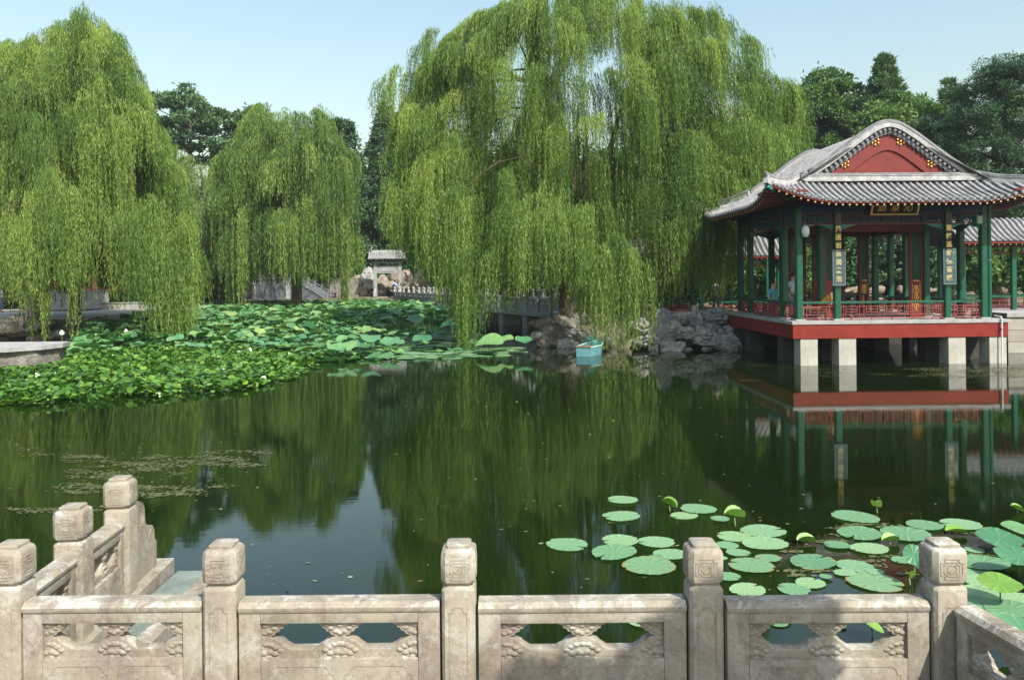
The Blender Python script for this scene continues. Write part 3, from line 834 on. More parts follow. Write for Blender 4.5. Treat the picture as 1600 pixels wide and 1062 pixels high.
# couplet boards
GLASS = N("clear_guard_sheet"); GLASS.col((.20, .30, .30), .4, .15); GLASS.b.inputs['Alpha'].default_value = .18; GLASS = GLASS.m
def couplet(x, txt, lab):
    t_ = thing('couplet_board', (0, 0, 0), lab, "couplet board", "couplet boards on the front columns"); t_.matrix_world = PAV.matrix_world.copy()
    a = MB(); a.box(x - .095, x + .095, .205, .235, 2.55, 4.86, .006); a.build('board', BLACKL, t_)
    for i, ch in enumerate(txt):
        o = obj('gold_character', text_mesh(ch, .20, GOLDF, .005, bold=.004), t_); o.location = (x, .198, 4.36 - i * .268)
    for k in (-1, 1): pass
    g_ = thing('guard_sheet', (0, 0, 0), lab.replace("black couplet board with gold characters", "clear sheet guarding the lower couplet characters"), "acrylic sheet", "guard sheets over the couplet boards"); g_.matrix_world = PAV.matrix_world.copy()
    a = MB(); a.box(x - .20, x + .20, .165, .172, 2.56, 3.68, 0); a.build('sheet', GLASS, g_)
    a = MB()
    for (p0, p1, q0, q1) in ((x - .205, x + .205, 2.55, 2.562), (x - .205, x + .205, 3.678, 3.69), (x - .205, x - .195, 2.563, 3.677), (x + .195, x + .205, 2.563, 3.677), (x - .2, x + .2, 3.10, 3.106)):
        a.box(p0, p1, .160, .176, q0, q1)
    a.build('edge_strip', N("sheet_edge").col((.25, .33, .33), .3).m, g_)
GOLDF = N("gold_lettering").col((.85, .62, .22), .45, .5, .25).m
couplet(1.60, "風送岩泉潤墨池", "black couplet board with gold characters on the left middle column of the pavilion front")
couplet(5.20, "雲移溪樹侵書幌", "black couplet board with gold characters on the right middle column of the pavilion front")
# lantern globe on the corner column, speaker box at right, downpipe
a = MB(); t_ = thing('globe_lamp', tuple(PAV.matrix_world @ Vector((.52, .16, 4.30))), "white egg shaped lamp hanging by the pavilion's front left column", "lamp")
a.lathe([(.02, -.20), (.07, -.18), (.11, -.10), (.125, 0), (.11, .10), (.07, .16), (.03, .19)], n=16); sharp(a.build('globe', N("opal_glass").col((.75, .77, .78), .25).m, t_), 60)
MB().lathe([(.035, .19), (.04, .21), (.03, .24), (.012, .25), (.010, .42)], n=10).build('cap', GREYTILE, t_)
MB().tube([(0, 0, .41), (-.05, .06, .45), (-.12, .12, .45)], .012, 6).build('bracket', BLACKL, t_)
t_ = thing('spotlight_box', tuple(PAV.matrix_world @ Vector((6.17, .26, 4.62))), "green floodlight box fixed beside the pavilion's right front column", "floodlight", rz=R(12))
MB().box(-.12, .12, -.10, .06, -.15, .15, .015).build('housing', TEAL, t_)
MB().box(-.09, .09, -.108, -.101, -.11, .11).build('lens', N("lamp_lens").col((.25, .35, .30), .1).m, t_)
MB().box(.121, .16, -.02, .02, -.03, .03).build('bracket', BLACKL, t_)
t_ = thing('drain_pipe', tuple(PAV.matrix_world @ Vector((6.74, -.05, 0))), "thin white pipe running down the pavilion deck edge into the water", "pipe")
MB().tube([(0, 0, -.3), (0, 0, 1.45), (0, .05, 1.50), (-.02, .36, 1.52)], .022, 8).build('pipe', N("white_pipe").col((.6, .65, .7), .4).m, t_)
MB().box(-.035, .035, -.03, .06, 1.1, 1.13).build('clip', GREYTILE, t_)
t_ = thing('round_pillar', tuple(PAV.matrix_world @ Vector((6.60, .36, 0))), "slim round green pole standing beside the pavilion's right front column", "pole")
MB().lathe([(.07, ZF + .002), (.07, 5.1)], n=14).build('pole', GREEN, t_)
MB().lathe([(.076, 3.3), (.076, 3.34)], n=14).build('pole_band', GREYTILE, t_)
# ------------------------------------------------------------------ trees
WILLOW = m_leaf("willow_leaf", (.040, .105, .022), (.160, .262, .048), (.38, .47, .11), .42)
WILLOW_PALE = m_leaf("pale_willow_leaf", (.075, .15, .045), (.17, .25, .07), (.29, .36, .11), .4)
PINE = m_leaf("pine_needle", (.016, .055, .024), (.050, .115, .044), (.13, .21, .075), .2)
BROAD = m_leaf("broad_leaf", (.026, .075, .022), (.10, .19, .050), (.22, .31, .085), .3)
LOCUST = m_leaf("feathery_leaf", (.05, .11, .05), (.11, .20, .085), (.19, .29, .13), .3)
def unit(n): 
    v = rng.normal(size=(n, 3)); return v / np.linalg.norm(v, axis=1)[:, None]
def leaves_tri(P, D, Wd, L, wd):
    "triangular/rhombic leaves: base P, direction D, width dir Wd"
    n = len(P); L = np.broadcast_to(L, n)[:, None]; wd = np.broadcast_to(wd, n)[:, None]
    mid = P + D * L * .45
    V = np.stack([P, mid + Wd * wd * .5, P + D * L, mid - Wd * wd * .5], 1).reshape(-1, 3)
    Fc = np.arange(n * 4).reshape(n, 4)
    return V, Fc
def strands(P0, out, L, ds=.06, leaf=(.15, .028), arch=.35, tint=None):
    "hanging leafy strands; P0 (n,3), out (n,2) horizontal unit, L lengths"
    Vs = []; T_ = []
    n = len(P0)
    m = np.maximum(4, (L / ds).astype(int))
    idx = np.repeat(np.arange(n), m)
    start = np.concatenate([[0], np.cumsum(m)[:-1]])
    k = np.arange(len(idx)) - np.repeat(start, m)
    s = (k + rng.random(len(idx))) * ds
    a = (arch * rng.uniform(.4, 1.5, n))[idx]
    h = a * (1 - np.exp(-s / (a + .15)))
    drop = s - .55 * a * (1 - np.exp(-s / (.5 * a + .08)))
    ph = rng.uniform(0, 6.28, n)[idx]; am = rng.uniform(.01, .06, n)[idx]
    swx = am * np.sin(s * 2.1 + ph); swy = am * np.cos(s * 1.7 + ph)
    P = P0[idx] + np.stack([out[idx, 0] * h + swx, out[idx, 1] * h + swy, -drop], 1)
    P += rng.normal(0, .018, P.shape)
    q = len(P)
    D = np.stack([rng.normal(0, .24, q), rng.normal(0, .24, q), -np.ones(q)], 1); D /= np.linalg.norm(D, axis=1)[:, None]
    Wd = np.cross(D, unit(q)); Wd /= np.linalg.norm(Wd, axis=1)[:, None]
    V, Fc = leaves_tri(P, D, Wd, leaf[0] * rng.uniform(.7, 1.3, q), leaf[1] * rng.uniform(.7, 1.3, q))
    t_ = np.clip(tint[idx] + rng.normal(0, .12, q), 0, 1)
    return V, Fc, t_
def interp_profile(prof, x):
    xs, zs = zip(*prof); return np.interp(x, xs, zs)
def willow(name, label, X0, Y0, zb, RY, topP, botP, ntuft, nstr, mat, D0, tint0=.5, tuft_r=(.7, 1.5), leaf=(.16, .030), ds=.065, seed=1, extra=(), trunk_r=.42, holes=(), group=None, fork=.28, scatter=1.0, wisps=45):
    """topP/botP: crown outline in photo pixels at distance D0 (list of (x, y)); RY crown half depth"""
    global rng
    rng = np.random.default_rng(seed)
    rt = thing(name, (X0, Y0, zb), label, 'tree', group)
    xs = [p[0] for p in topP]; xa, xb = min(xs), max(xs)
    tuf = []
    nsup = max(6, ntuft // 9); sup = []
    while len(tuf) < ntuft:
        mg_ = .8 * tuft_r[1] * F / D0 * .5
        if len(sup) >= nsup and rng.random() < .28:      # loose inner curtain hiding the trunk
            new = (rng.uniform(xa + mg_ * 2, xb - mg_ * 2), rng.uniform(.12, .8), rng.uniform(-.6, .35))
        elif len(sup) < nsup:
            x = rng.uniform(xa + mg_, xb - mg_)
            f = rng.random() ** 1.3 if len(sup) % 4 else rng.random() * .14      # 0 top 1 bottom
            e = rng.uniform(-1, 1); e = np.sign(e) * abs(e) ** .5
            sup.append((x, f, e)); new = (x, f, e)
        else:
            q = sup[rng.integers(len(sup))]; loose = rng.random() < .22
            sx_ = (mg_ * 6 if loose else 1.25 * F / D0)
            new = (q[0] + rng.normal(0, sx_), q[1] + rng.normal(0, .20 if loose else .055), q[2] + rng.normal(0, .22))
        x, f, e = new
        if not (xa + mg_ < x < xb - mg_): continue
        f = min(1, max(0, f)); e = max(-1, min(1, e))
        yt = interp_profile(topP, x); yb = interp_profile(botP, x)
        u = (x - (xa + xb) / 2) / ((xb - xa) / 2)
        dep = RY * math.sqrt(max(.05, 1 - u * u))
        shrink = math.sqrt(max(.1, 1 - (1 - f) ** 3 * .8))
        yy = Y0 + e * dep * shrink
        y = yt + (yb - yt) * f * .80
        tuf.append((x, y, yy, yb, f))
    for k_ in range(wisps):
        x = rng.uniform(xa, xb); tuf.append((x, interp_profile(topP, x) + rng.uniform(-14, 16), Y0 + rng.uniform(-.7, .7) * RY * .6, 0, -2))
        q = tuf[-1]; tuf[-1] = (q[0], q[1], q[2], q[1] + rng.uniform(35, 85), -2)
    for (x, y, off, lenpx) in extra: tuf.append((x, y, Y0 + off, y + lenpx, -1))
    P0 = []; O = []; L = []; T_ = []; cent = []
    for (x, y, yy, yb, f) in tuf:
        sc_ = D0 / F
        c = W(x, y, yy); cz = c.z; cxp = c.x
        zlow = W(x, yb, yy).z
        d = np.array([cxp - X0, yy - Y0]); r_ = np.hypot(*d) + 1e-6; d = d / r_
        # blend with random heading
        an = math.atan2(d[1], d[0]) + rng.normal(0, .5); d = np.array([math.cos(an), math.sin(an)])
        Rr = rng.uniform(*tuft_r) * (1 if f >= .18 else .62); ns = int(nstr * rng.uniform(.6, 1.3) * (1 if f >= 0 else (.8 if f > -1.5 else .22)))
        tpar = rng.random(ns) ** .8
        side = rng.normal(0, .22, ns) * (1 + tpar) * Rr * .55
        px = cxp + d[0] * (tpar - .55) * Rr * 1.5 - d[1] * side
        py = yy + d[1] * (tpar - .55) * Rr * 1.5 + d[0] * side
        pz = cz - .85 * Rr * (tpar - .35) ** 2 * 1.5 - abs(side) * .5 + rng.normal(0, .08, ns)
        room = max(.8, cz - zlow)
        base = (min(room, rng.uniform(1.3, 3.6)) if f >= 0 else room) * scatter
        if f > .45: base = room * rng.uniform(.75, 1.0)
        if f == -1: base *= 1.22
        ln = base * rng.uniform(.55, 1.05, ns) * (.75 + .35 * np.sin(tpar * 3))
        tt_ = np.clip(tint0 + rng.normal(0, .17) + rng.normal(0, .12, ns), 0, 1)
        oo = np.stack([np.full(ns, d[0]), np.full(ns, d[1])], 1) + rng.normal(0, .45, (ns, 2)); oo /= np.linalg.norm(oo, axis=1)[:, None]
        P0.append(np.stack([px, py, pz], 1)); O.append(oo); L.append(ln); T_.append(tt_); cent.append((cxp - d[0] * Rr * .5, yy - d[1] * Rr * .5, cz - .15))
    P0 = np.concatenate(P0); O = np.concatenate(O); L = np.concatenate(L); T_ = np.concatenate(T_)
    P0 -= np.array([X0, Y0, zb])
    V, Fc, t_ = strands(P0, O, L, ds, leaf, .32, T_)
    floor = .12 - zb
    # keep strands out of the water
    V[:, 2] = np.maximum(V[:, 2], floor)
    obj('crown', npmesh('crown', V, Fc, mat, False, t_), rt)
    # trunk and limbs
    H_ = max(c[2] for c in cent) - zb
    a = MB(); fk = H_ * fork
    a.tube([(0, 0, -.3), (.03, .02, .15), (.08, .05, fk * .5), (.05, .1, fk)], [trunk_r * 1.5, trunk_r * 1.05, trunk_r * .9, trunk_r * .85], 12)
    a.build('trunk', BARK, rt, True)
    b = MB(); cs = [c for c in sorted(cent[:ntuft], key=lambda c: rng.random()) if c[2] - zb < H_ * .86][:30] + ([cent[-len(extra)]] if extra else [])
    mains = []
    for k in range(6):
        an = k * 1.05 + rng.uniform(-.3, .3); rr_ = rng.uniform(.12, .32) * (xb - xa) / 2 * D0 / F
        tip = Vector((math.cos(an) * rr_, math.sin(an) * rr_ * .7, H_ * rng.uniform(.55, .76)))
        p0 = Vector((.05, .1, fk * .93)); mid = p0.lerp(tip, .5) + Vector((math.cos(an) * .4, math.sin(an) * .4, -.4))
        pts = [p0, p0.lerp(mid, .5) + Vector((0, 0, .1)), mid, mid.lerp(tip, .5) + Vector((0, 0, .15)), tip]
        b.tube(pts, [trunk_r * .6, trunk_r * .45, trunk_r * .33, trunk_r * .22, trunk_r * .1], 8); mains.append(pts)
    for c in cs:
        c = Vector(c) - Vector((X0, Y0, zb))
        best = min(((p - c).length, p) for m_ in mains for p in m_[1:])[1] if True else None
        mid = best.lerp(c, .55) + Vector((rng.normal(0, .15), rng.normal(0, .15), .25 * (best - c).length * .4))
        b.tube([best, best.lerp(mid, .5) + Vector((0, 0, .08)), mid, c], [.06, .045, .03, .012], 5)
    b.build('limbs', BARK, rt, True)
    return rt
# the big willow in the middle
topM = [(600, 235), (618, 180), (640, 150), (660, 105), (700, 55), (740, 20), (790, 0), (840, -22), (900, -30), (960, -25), (1010, 0), (1060, 8), (1110, 12), (1150, 40), (1185, 62), (1200, 112), (1240, 130), (1262, 150)]
botM = [(600, 320), (622, 350), (640, 395), (690, 445), (720, 520), (745, 535), (770, 470), (820, 470), (850, 455), (900, 470), (930, 525), (960, 533), (1000, 525), (1012, 440), (1050, 440), (1120, 445), (1135, 440), (1145, 330), (1200, 300), (1262, 250)]
willow('willow_tree', "huge weeping willow in the middle, crown cut by the top edge", 2.6, 36.5, 1.0, 5.6, topM, botM, 440, 60, WILLOW, 34.0, .5, (.7, 1.5), seed=11, leaf=(.17, .023), ds=.062,
       extra=[(600, 118, 0, 60), (622, 100, -1, 80), (640, 110, 1, 90), (660, 60, 0, 70), (676, 42, 1, 60), (650, 150, 0, 60), (610, 130, 1, 45),
              (1165, 60, 0, 70), (1190, 118, -1, 80), (1230, 122, 0, 90), (1250, 150, 1, 100),
              (735, 380, -5, 145), (748, 400, -5, 130), (725, 420, -5, 100), (945, 380, -6, 145), (962, 360, -6, 165), (985, 380, -6, 140), (930, 400, -6, 120), (1000, 400, -6, 118),
              (1115, 300, -4, 135), (1090, 320, -4, 118), (1060, 330, -4, 112), (1125, 340, -3, 100), (1040, 340, -4, 105), (1020, 350, -3, 95), (1100, 350, -3, 90), (1075, 345, -2, 95), (860, 350, -4, 100), (890, 345, -4, 118), (830, 350, -4, 100), (800, 360, -4, 100), (700, 350, -3, 95), (675, 340, -3, 90), (780, 380, -5, 85), (915, 370, -4, 120)], trunk_r=.5)
# left willows
topL = [(-60, 70), (-20, 66), (20, 62), (50, 60), (88, 38), (110, 30), (135, 10), (150, 38), (175, 45), (195, 85), (212, 108), (222, 150), (240, 195), (262, 230), (285, 262), (300, 300), (308, 370)]
botL = [(-60, 440), (0, 455), (40, 470), (60, 480), (75, 420), (110, 470), (130, 440), (180, 470), (240, 490), (260, 520), (285, 500), (300, 450), (308, 440)]
willow('willow_tree', "tall weeping willow at the left edge with long strands hanging in tiers to the ground", -23.2, 38.8, .95, 5.5, topL, botL, 310, 64, WILLOW, 38.5, .5, (.8, 1.7), seed=5, leaf=(.18, .026), ds=.065,
       extra=[(130, 25, 0, 70), (120, 35, -1, 90), (150, 55, 0, 80), (172, 60, 1, 80), (8, 60, 0, 80), (55, 66, 1, 80), (262, 380, -4, 140), (270, 420, -4, 110), (255, 440, -4, 85), (50, 300, -5, 190), (65, 320, -5, 170), (105, 280, -5, 190), (240, 300, -5, 190), (225, 310, -5, 180), (290, 330, -3, 140)],
       trunk_r=.48)
willow('willow_tree', "slimmer willow behind the tall left willow, standing beside the pale terrace wall", -24.0, 43.5, 1.05, 3.6, [(20, 200), (60, 160), (110, 150), (170, 180), (230, 260), (250, 320)], [(20, 420), (110, 440), (170, 450), (250, 450)], 60, 40, WILLOW, 43.5, .42, (.8, 1.6), seed=6, leaf=(.2, .04), ds=.09, trunk_r=.3)
# middle distance willow
topC = [(330, 300), (345, 240), (368, 215), (385, 185), (405, 160), (425, 190), (450, 175), (480, 170), (510, 172), (525, 205), (545, 225), (562, 240), (568, 300)]
botC = [(330, 420), (370, 430), (400, 445), (440, 442), (500, 442), (540, 436), (560, 430), (568, 400)]
willow('willow_tree', "middle distance willow behind the lotus bed, rounded crown in front of the arched bridge", -16.2, 59.5, 1.1, 5.0, topC, botC, 170, 50, WILLOW, 58.0, .42, (.9, 1.9), seed=8, leaf=(.28, .042), ds=.10, trunk_r=.38,
       extra=[(408, 158, 0, 60), (395, 175, 1, 70), (415, 172, -1, 70), (500, 168, 0, 60), (470, 172, 0, 60), (548, 230, -1, 150), (535, 240, -2, 200), (362, 300, -3, 160), (380, 320, -3, 145)])
topB = [(232, 260), (250, 225), (280, 235), (310, 255), (340, 245), (370, 250), (400, 270)]
botB = [(232, 450), (300, 455), (350, 462), (400, 450)]
willow('willow_tree', "paler willow half hidden between the left willow and the rounded willow", -28.5, 68.0, 1.1, 4.5, topB, botB, 120, 42, WILLOW_PALE, 66.0, .45, (.9, 2.0), seed=9, leaf=(.30, .065), ds=.13, trunk_r=.35)

# ------------------------------------------------------------------ other trees: clumps of small leaves
def clump_leaves(cl, per, size, flat=.6, shell=.6, droop=0, tint0=.5):
    "cl: list of (x,y,z,rx,ry,rz)"
    Ps = []; Ns = []; Ts = []
    for c in cl:
        n_ = int(per * rng.uniform(.7, 1.3))
        u = unit(n_); rad = (shell + (1 - shell) * rng.random(n_)) ** .7 * (1 + .30 * rng.normal(0, 1, n_) ** 2 * .5)
        P = np.array(c[:3]) + u * rad[:, None] * np.array(c[3:6])
        Ps.append(P); Ns.append(u); Ts.append(np.clip(tint0 + rng.normal(0, .10) + rng.normal(0, .14, n_) + .0 * u[:, 2], 0, 1))
    P = np.concatenate(Ps); Nn = np.concatenate(Ns); T_ = np.concatenate(Ts); q = len(P)
    D = unit(q) + Nn * .7; D[:, 2] -= droop; D /= np.linalg.norm(D, axis=1)[:, None]
    Wd = np.cross(D, unit(q) + np.array([0, 0, .0])); Wd /= np.linalg.norm(Wd, axis=1)[:, None]
    V, Fc = leaves_tri(P, D, Wd, size[0] * rng.uniform(.6, 1.4, q), size[1] * rng.uniform(.6, 1.4, q))
    return V, Fc, T_
def leafy(name, label, x, ybase, D, cl_px, per, size, mat, trunk_r=.22, shell=.55, droop=0, seed=0, cat='tree', group=None, zb=1.0, tint0=.5, depth=1.0):
    """cl_px: list of (x, y, rxpx, rypx, depth offset m)"""
    global rng
    rng = np.random.default_rng(seed + 100)
    X0 = W(x, 430, D).x
    rt = thing(name, (X0, D, zb), label, cat, group)
    s = D / F; cl = []
    for c in cl_px:
        p = W(c[0], c[1], D); rx = c[2] * s; rz = c[3] * s
        cl.append((p.x - X0, c[4] if len(c) > 4 else 0, p.z - zb, rx, max(rx, rz) * depth, rz))
    V, Fc, t_ = clump_leaves(cl, per, size, shell=shell, droop=droop, tint0=tint0)
    V[:, 2] = np.maximum(V[:, 2], .05)
    obj('crown', npmesh('crown', V, Fc, mat, False, t_), rt)
    if trunk_r:
        H_ = max(c[2] for c in cl)
        a = MB(); a.tube([(0, 0, -.3), (.05, 0, H_ * .3), (-.08, .05, H_ * .6), (0, 0, H_ * .92)], [trunk_r * 1.4, trunk_r, trunk_r * .6, trunk_r * .15], 9)
        for c in cl[::max(1, len(cl) // 22)]:
            z0 = min(H_ * .85, max(.6, c[2] - .25 * math.hypot(c[0], c[1]) - .4)); t0 = z0 / H_
            a.tube([(0, 0, z0), (c[0] * .5, c[1] * .5, (z0 + c[2]) / 2 - .1), (c[0], c[1], c[2])], [trunk_r * (1 - t0) * .6 + .03, trunk_r * .25 * (1 - t0) + .02, .015], 6)
        a.build('trunk', BARK, rt, True)
    return rt
def blob(cx, cy, rx, ry, n_, r, seed, dmul=1.0, D=60, square=1.0, rv=.6):
    "random clumps inside an ellipse of the photo"
    g = np.random.default_rng(seed); out = []
    while len(out) < n_:
        a, b, c = g.uniform(-1, 1, 3)
        if a * a + b * b * square + c * c > 1: continue
        out.append((cx + a * rx, cy + b * ry, r * g.uniform(.6, 1.3), r * g.uniform(.45, .9) * rv / .6, c * rx * D / F * dmul))
    return out
def conifer(cx, ytop, ybot, wb, n_, r, seed, D=50, pw=.8):
    g = np.random.default_rng(seed); out = []
    for i in range(n_):
        f = g.random() ** .7; y = ytop + (ybot - ytop) * f; w_ = wb * f ** pw
        an = g.uniform(0, 6.28); q = g.uniform(.5, 1)
        out.append((cx + math.cos(an) * w_ * q, y + g.normal(0, 3), r * (.5 + .7 * f) * g.uniform(.7, 1.3), r * (.5 + .5 * f) * .7, math.sin(an) * w_ * q * D / F))
    return out
# flat topped locust behind the left willow
cl = []
g = np.random.default_rng(3)
for (lx_, ly_, lw) in [(235, 158, 28), (262, 165, 30), (290, 172, 34), (318, 168, 28), (345, 180, 32), (372, 186, 26), (300, 158, 22), (285, 195, 30), (330, 200, 30), (250, 190, 24), (352, 210, 24), (300, 225, 36), (340, 232, 30), (270, 218, 26), (310, 250, 34), (395, 175, 14), (225, 178, 22), (355, 238, 22)]:
    for k in range(5): cl.append((lx_ + g.uniform(-1, 1) * lw, ly_ + g.normal(0, 3.5), g.uniform(7, 12), g.uniform(3, 5), g.uniform(-4, 4)))
leafy('locust_tree', "flat layered tree with airy branches rising behind the left willow", 300, 450, 72, cl, 260, (.34, .16), LOCUST, .4, seed=1)
leafy('pine_tree', "small dark tree top peeping behind the rounded willow's right shoulder", 538, 450, 74, blob(535, 205, 20, 16, 20, 9, 2, D=74) + blob(540, 300, 24, 90, 40, 12, 3, D=74, dmul=1), 230, (.34, .15), PINE, .25, seed=2)
leafy('juniper_tree', "dark green juniper standing behind the white stone gateway", 602, 455, 85, conifer(602, 166, 440, 46, 260, 11, 4, 85, .45) + blob(620, 300, 40, 110, 50, 14, 14, D=76, dmul=.8), 260, (.36, .14), PINE, .3, seed=3, tint0=.6)
# trees behind the pavilion
leafy('juniper_tree', "pointed juniper rising above the pavilion roof ridge", 1383, 455, 56, conifer(1383, 88, 330, 60, 520, 7.5, 5, 56, .62), 120, (.34, .085), PINE, .3, seed=4, tint0=.7, droop=-.9)
leafy('broadleaf_tree', "dull green bushy tree between the big willow and the pointed juniper", 1290, 455, 60, blob(1285, 205, 74, 90, 260, 11, 6, D=60), 300, (.27, .13), BROAD, .35, seed=5, tint0=.42)
leafy('broadleaf_tree', "bright green tree directly behind the pavilion's front gable", 1400, 455, 50, blob(1405, 235, 74, 85, 260, 11, 7, D=50), 300, (.24, .11), BROAD, .32, seed=6, tint0=.6)
leafy('juniper_tree', "slender juniper spire just left of the dark pine at the right edge", 1486, 455, 54, conifer(1484, 116, 330, 32, 220, 7, 8, 54, .5), 120, (.30, .075), PINE, .2, seed=7, tint0=.65, droop=-.9)
cl = []
for (lx_, ly_, lw) in [(1545, 118, 16), (1560, 128, 24), (1590, 122, 18), (1528, 145, 18), (1500, 190, 24), (1535, 178, 34), (1580, 160, 30), (1600, 185, 30), (1490, 235, 26), (1530, 220, 34), (1575, 205, 34), (1550, 250, 40), (1600, 240, 36), (1510, 270, 30), (1570, 290, 40), (1620, 280, 30), (1620, 140, 20), (1640, 200, 30), (1650, 250, 30), (1590, 330, 40), (1540, 320, 30)]:
    for k in range(16): cl.append((lx_ + g.uniform(-1, 1) * lw, ly_ + g.normal(0, 8), g.uniform(9, 17), g.uniform(5, 9), g.uniform(-3, 3)))
leafy('pine_tree', "dark spreading pine behind the pavilion at the right edge", 1560, 455, 44, cl, 300, (.20, .045), PINE, .35, seed=8, tint0=.45)
# further trees and shrubs closing the view
fills = [(-40, 300, 90, 130, 72, "wide dark tree far behind the left willow at the picture edge"), (120, 330, 100, 110, 76, "dark tree far behind the left willow beyond the red pillars"), (245, 360, 80, 90, 86, "low dark tree filling the gap behind the left and pale willows"),
         (400, 350, 90, 95, 87, "dark tree behind the rounded willow and the arched bridge"), (500, 340, 80, 100, 88, "dark tree behind the rock garden between willow and gateway"), (665, 330, 66, 110, 88, "dark tree right of the gateway behind the big willow's edge"),
         (780, 340, 90, 100, 72, "broad tree far behind the big willow above the beam bridge"), (900, 330, 90, 110, 70, "broad tree far behind the big willow's trunk"), (1020, 330, 90, 110, 66, "broad tree behind the big willow left of the covered walkway"),
         (1130, 300, 80, 120, 62, "broad tree behind the walkway left of the pavilion"), (1345, 340, 70, 100, 68, "broad tree far behind the pavilion's middle bay"), (1450, 340, 70, 100, 66, "broad tree far behind the pavilion's right bay"), (1560, 350, 80, 90, 60, "broad tree far behind the right covered walkway"),
         (1230, 320, 60, 110, 64, "broad tree behind the pavilion's rear left corner")]
for i, (x, y, rx, ry, D, lab) in enumerate(fills):
    leafy('broadleaf_tree', lab, x, 455, D, blob(x, y, rx, ry, 90, 22, 20 + i, D=D, dmul=.7), 190, (.48, .22), BROAD, .35, seed=30 + i, tint0=.25)
# ------------------------------------------------------------------ lotus, lily pads and floating leaves
LOTUS = m_leaf("lotus_leaf_blade", (.035, .13, .035), (.125, .28, .11), (.29, .41, .13), .25, .45, .4)
LOWLEAF = m_leaf("small_floating_leaf", (.020, .068, .008), (.075, .19, .018), (.21, .34, .045), .22, .22, .7)
def wpoly(px): return [tuple(G(x, y))[:2] for x, y in px]
def sample(poly, n):
    xs = [p[0] for p in poly]; ys = [p[1] for p in poly]; out = np.zeros((0, 2))
    while len(out) < n:
        q = np.stack([rng.uniform(min(xs), max(xs), n * 2), rng.uniform(min(ys), max(ys), n * 2)], 1)
        out = np.concatenate([out, q[sdist(poly, q[:, 0], q[:, 1]) < 0]])
    return out[:n]
def blades(P, r, tilt, head, dish, wave, seg=11, notch=False, rings=(.5, 1.0)):
    "P (n,3) centres; returns V (n*k,3), F"
    n = len(P); k = 1 + seg * len(rings)
    th = np.linspace(0, 2 * np.pi, seg, endpoint=False)
    L = np.zeros((n, k, 3)); ph = rng.uniform(0, 6.28, (n, 1)); fr = rng.integers(2, 5, (n, 1)); ell = rng.uniform(.82, 1.0, (n, 1))
    for j, q in enumerate(rings):
        rr = q * r[:, None] * (1 + .05 * np.sin(5 * th + ph) * q)
        if notch and q == rings[-1]: rr = rr.copy(); rr[:, 0] *= .45
        sl_ = slice(1 + j * seg, 1 + (j + 1) * seg)
        L[:, sl_, 0] = rr * np.cos(th); L[:, sl_, 1] = rr * np.sin(th) * ell
        L[:, sl_, 2] = (dish[:, None] * q ** 1.5 + wave[:, None] * q * q * np.sin(fr * th + ph)) * r[:, None]
    a = rng.uniform(0, 6.28, n); ca, sa = np.cos(a)[:, None], np.sin(a)[:, None]
    x, y = L[..., 0] * ca - L[..., 1] * sa, L[..., 0] * sa + L[..., 1] * ca; L[..., 0], L[..., 1] = x, y
    # tilt about horizontal axis
    cx2, sx2 = np.cos(head)[:, None], np.sin(head)[:, None]
    u = L[..., 0] * cx2 + L[..., 1] * sx2; v_ = -L[..., 0] * sx2 + L[..., 1] * cx2; z = L[..., 2]
    ct, st_ = np.cos(tilt)[:, None], np.sin(tilt)[:, None]
    u, z = u * ct + z * st_, -u * st_ + z * ct
    L[..., 0] = u * cx2 - v_ * sx2; L[..., 1] = u * sx2 + v_ * cx2; L[..., 2] = z
    V = (L + P[:, None, :]).reshape(-1, 3)
    f = [(0, 1 + i, 1 + (i + 1) % seg) for i in range(seg)]
    for j in range(len(rings) - 1):
        b0, b1_ = 1 + j * seg, 1 + (j + 1) * seg
        for i in range(seg):
            i2 = (i + 1) % seg; f += [(b0 + i, b1_ + i, b1_ + i2), (b0 + i, b1_ + i2, b0 + i2)]
    f = np.array(f); Fc = (f[None] + (np.arange(n) * k)[:, None, None]).reshape(-1, 3)
    return V, Fc, len(f)
rng = np.random.default_rng(21)
A_px = [(100, 561), (120, 535), (215, 520), (270, 506), (320, 488), (330, 474), (420, 469), (560, 469), (635, 474), (665, 492), (700, 508), (745, 528), (800, 545), (815, 553), (770, 560), (700, 560), (600, 562), (530, 568), (470, 560), (400, 548), (250, 545)]
A_w = [(G(x, y)[0], min(70, G(x, y)[1])) for x, y in A_px]
P = sample(A_w, 4600)
dist = P[:, 1]
hgt = np.clip((dist - 27) / 14, 0.02, 1) * 1.05 * rng.uniform(.45, 1.1, len(P))
# right hand fringe lies flat on the water
px = 800 + P[:, 0] / P[:, 1] * F
flat = (px > 560) & (dist < 44) & (rng.random(len(P)) < np.clip((px - 520) / 130, 0, .93))
hgt = np.where(flat, .025, hgt)
keep = ~((px > 640) & (rng.random(len(P)) < .45)); P = P[keep]; hgt = hgt[keep]; flat = flat[keep]; dist = dist[keep]; px = px[keep]
nL = len(P); r = rng.uniform(.17, .36, nL)
tilt = np.where(flat, .015, np.abs(rng.normal(.22, .20, nL))); head = rng.uniform(0, 6.28, nL)
V, Fc, nf = blades(np.column_stack([P, hgt]), r, tilt, head, np.where(flat, .01, .22), np.where(flat, .01, .14), 11)
ti = np.clip(rng.normal(.50, .17, nL) + np.where(rng.random(nL) < .12, .35, 0) - np.where(rng.random(nL) < .15, .35, 0), 0, 1)
T_ = np.repeat(ti, nf)
